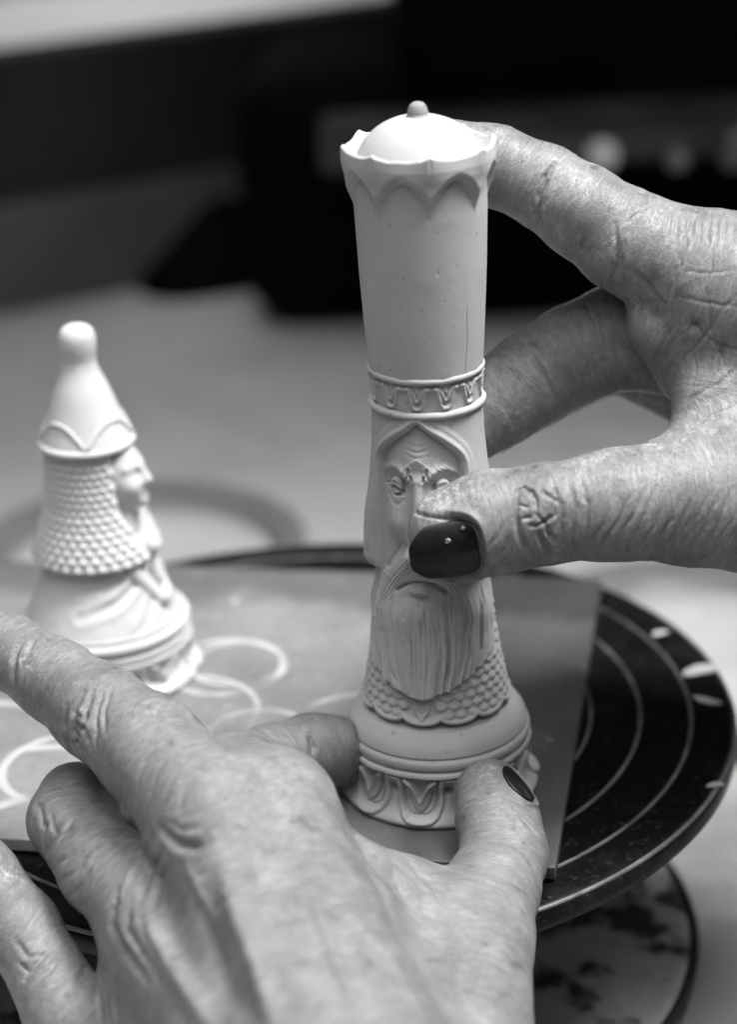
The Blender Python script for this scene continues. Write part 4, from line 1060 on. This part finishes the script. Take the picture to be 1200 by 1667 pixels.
cl = [
 ([(108, 1150), (103, 1180), (110, 1212), (122, 1230)], 5, 4, .3), ([(136, 1128), (122, 1158), (119, 1190), (128, 1216), (142, 1242)], 5, 6, .35), ([(150, 1126), (139, 1158), (138, 1190), (150, 1226)], 5, 7, .35),
 ([(166, 1130), (155, 1168), (157, 1216)], 5, 5, .35), ([(181, 1120), (170, 1150), (171, 1192)], 5, 3.5, .3), ([(118, 1178), (138, 1190), (146, 1212)], 5, 7, .3), ([(108, 1205), (130, 1212), (146, 1232)], 4, 5, .3), ([(120, 1160), (134, 1168)], 4, 4, .2),
 ([(36, 1042), (22, 1074), (20, 1108), (28, 1134)], 6, 6, .3), ([(58, 1040), (44, 1066)], 5, 3, .2), ([(262, 1350), (285, 1371), (318, 1381), (338, 1374)], 9, 11, .35), ([(272, 1340), (300, 1352), (330, 1350)], 7, 4, .3),
 ([(268, 1386), (240, 1424), (226, 1472)], 8, 6, .35), ([(288, 1398), (262, 1432), (250, 1480)], 8, 4, .35), ([(250, 1350), (222, 1398), (200, 1446), (184, 1500)], 7, -4, 0), ([(192, 1452), (180, 1503), (200, 1546), (242, 1598)], 9, 10, .35), ([(212, 1470), (206, 1512), (228, 1548), (262, 1590)], 8, 5, .3),
 ([(230, 1490), (236, 1525), (270, 1575)], 7, 3, .3), ([(362, 1418), (388, 1500), (420, 1580), (448, 1680)], 18, -18, 0), ([(238, 1505), (290, 1590), (348, 1680)], 17, -18, 0), ([(318, 1460), (350, 1560), (390, 1660)], 28, 14, 0), ([(470, 1420), (520, 1560), (560, 1680)], 26, 5, 0),
 ([(505, 1440), (545, 1560), (600, 1680)], 10, -5, 0), ([(300, 1400), (330, 1470), (350, 1500)], 9, -4, 0), ([(560, 1480), (640, 1560), (700, 1680)], 10, -4, 0), ([(690, 1430), (740, 1540), (760, 1680)], 9, -3, 0), ([(556, 1326), (608, 1400), (648, 1448), (676, 1486)], 14, 10, .3), ([(25, 1530), (45, 1558), (72, 1556)], 5, 4, .3), ([(40, 1592), (58, 1570), (82, 1545)], 5, 6, .35), ([(52, 1604), (76, 1584), (96, 1556)], 5, 5, .35), ([(30, 1568), (44, 1580)], 4, 4, .2), ([(80, 1612), (106, 1590)], 5, 4, .3),
 ([(160, 1545), (140, 1600), (146, 1665)], 5, 4, .35), ([(176, 1560), (160, 1610), (166, 1665)], 5, 4, .35), ([(196, 1575), (184, 1620), (192, 1665)], 5, 4, .35), ([(140, 1570), (122, 1610)], 5, 4, .3), ([(62, 1308), (76, 1348), (70, 1384)], 6, 5, .3), ([(96, 1348), (76, 1386), (66, 1414)], 6, 5, .3), ([(84, 1326), (92, 1358)], 5, 3, .2), ([(120, 1330), (96, 1370)], 5, 3, .3),
 ([(814, 1317), (839, 1339), (858, 1360)], 3.5, 3.5, .3), ([(832, 1310), (854, 1328), (869, 1342)], 3.5, 4, .3), ([(847, 1328), (865, 1347), (876, 1361)], 3.5, 3.5, .3), ([(817, 1336), (843, 1356), (866, 1378)], 3.5, 3.5, .3), ([(806, 1295), (828, 1302), (852, 1316)], 3.5, 3, .2), ([(737, 1332), (760, 1307), (782, 1303)], 4, 2, .3),
 ([(504, 1196), (510, 1217), (506, 1242), (500, 1262)], 6, 9, .3), ([(660, 1400), (700, 1440), (730, 1480)], 8, 3, .3)]
cl += [([(300 + 37 * i, 1440 + 23 * ((i * 7) % 5)), (322 + 37 * i, 1426 + 23 * ((i * 7) % 5)), (345 + 37 * i, 1420 + 23 * ((i * 7) % 5))], 7, 2.2, .3) for i in range(9)]
cl += [([(250 + 22 * i, 1215 + 17 * i), (232 + 22 * i, 1245 + 17 * i), (222 + 22 * i, 1280 + 15 * i)], 6, 2.0, .3) for i in range(4)]
cl += [([(118 + 9 * i, 1390 + 25 * i), (96 + 9 * i, 1404 + 26 * i), (78 + 9 * i, 1424 + 27 * i)], 5, 2.2, .3) for i in range(4)]
make_hand(lh, lf, palm, .5, np.maximum(pts_.min(0) - 1.5, [-10.6, -99, -2.5]), pts_.max(0) + 1.5, .052, cl,
          [(846, 1274, -RT * .28 + UP * .94 + FW * .3, RT * .72 + UP * .42 - FW * .55, .88, .62, .55, .03, 1)], [(133, 1160, 9, 4), (141, 1182, 9, 4), (126, 1196, 7, -4), (852, 1362, 18, 3), (345, 1350, 45, 6), (60, 1560, 20, 3), (80, 1340, 30, 4)], [(40, 1075, 22, .9), (30, 1590, 16, 1), (10, 1420, 30, .9), (785, 1255, 30, .6), (100, 1180, 20, .4), (440, 1195, 30, .5), (250, 1150, 25, .4)], [thumb, index, middle, ring, little, [(at(380, 1335, 38.4), 1.4), (at(580, 1850, 33.6), 2.2)]])
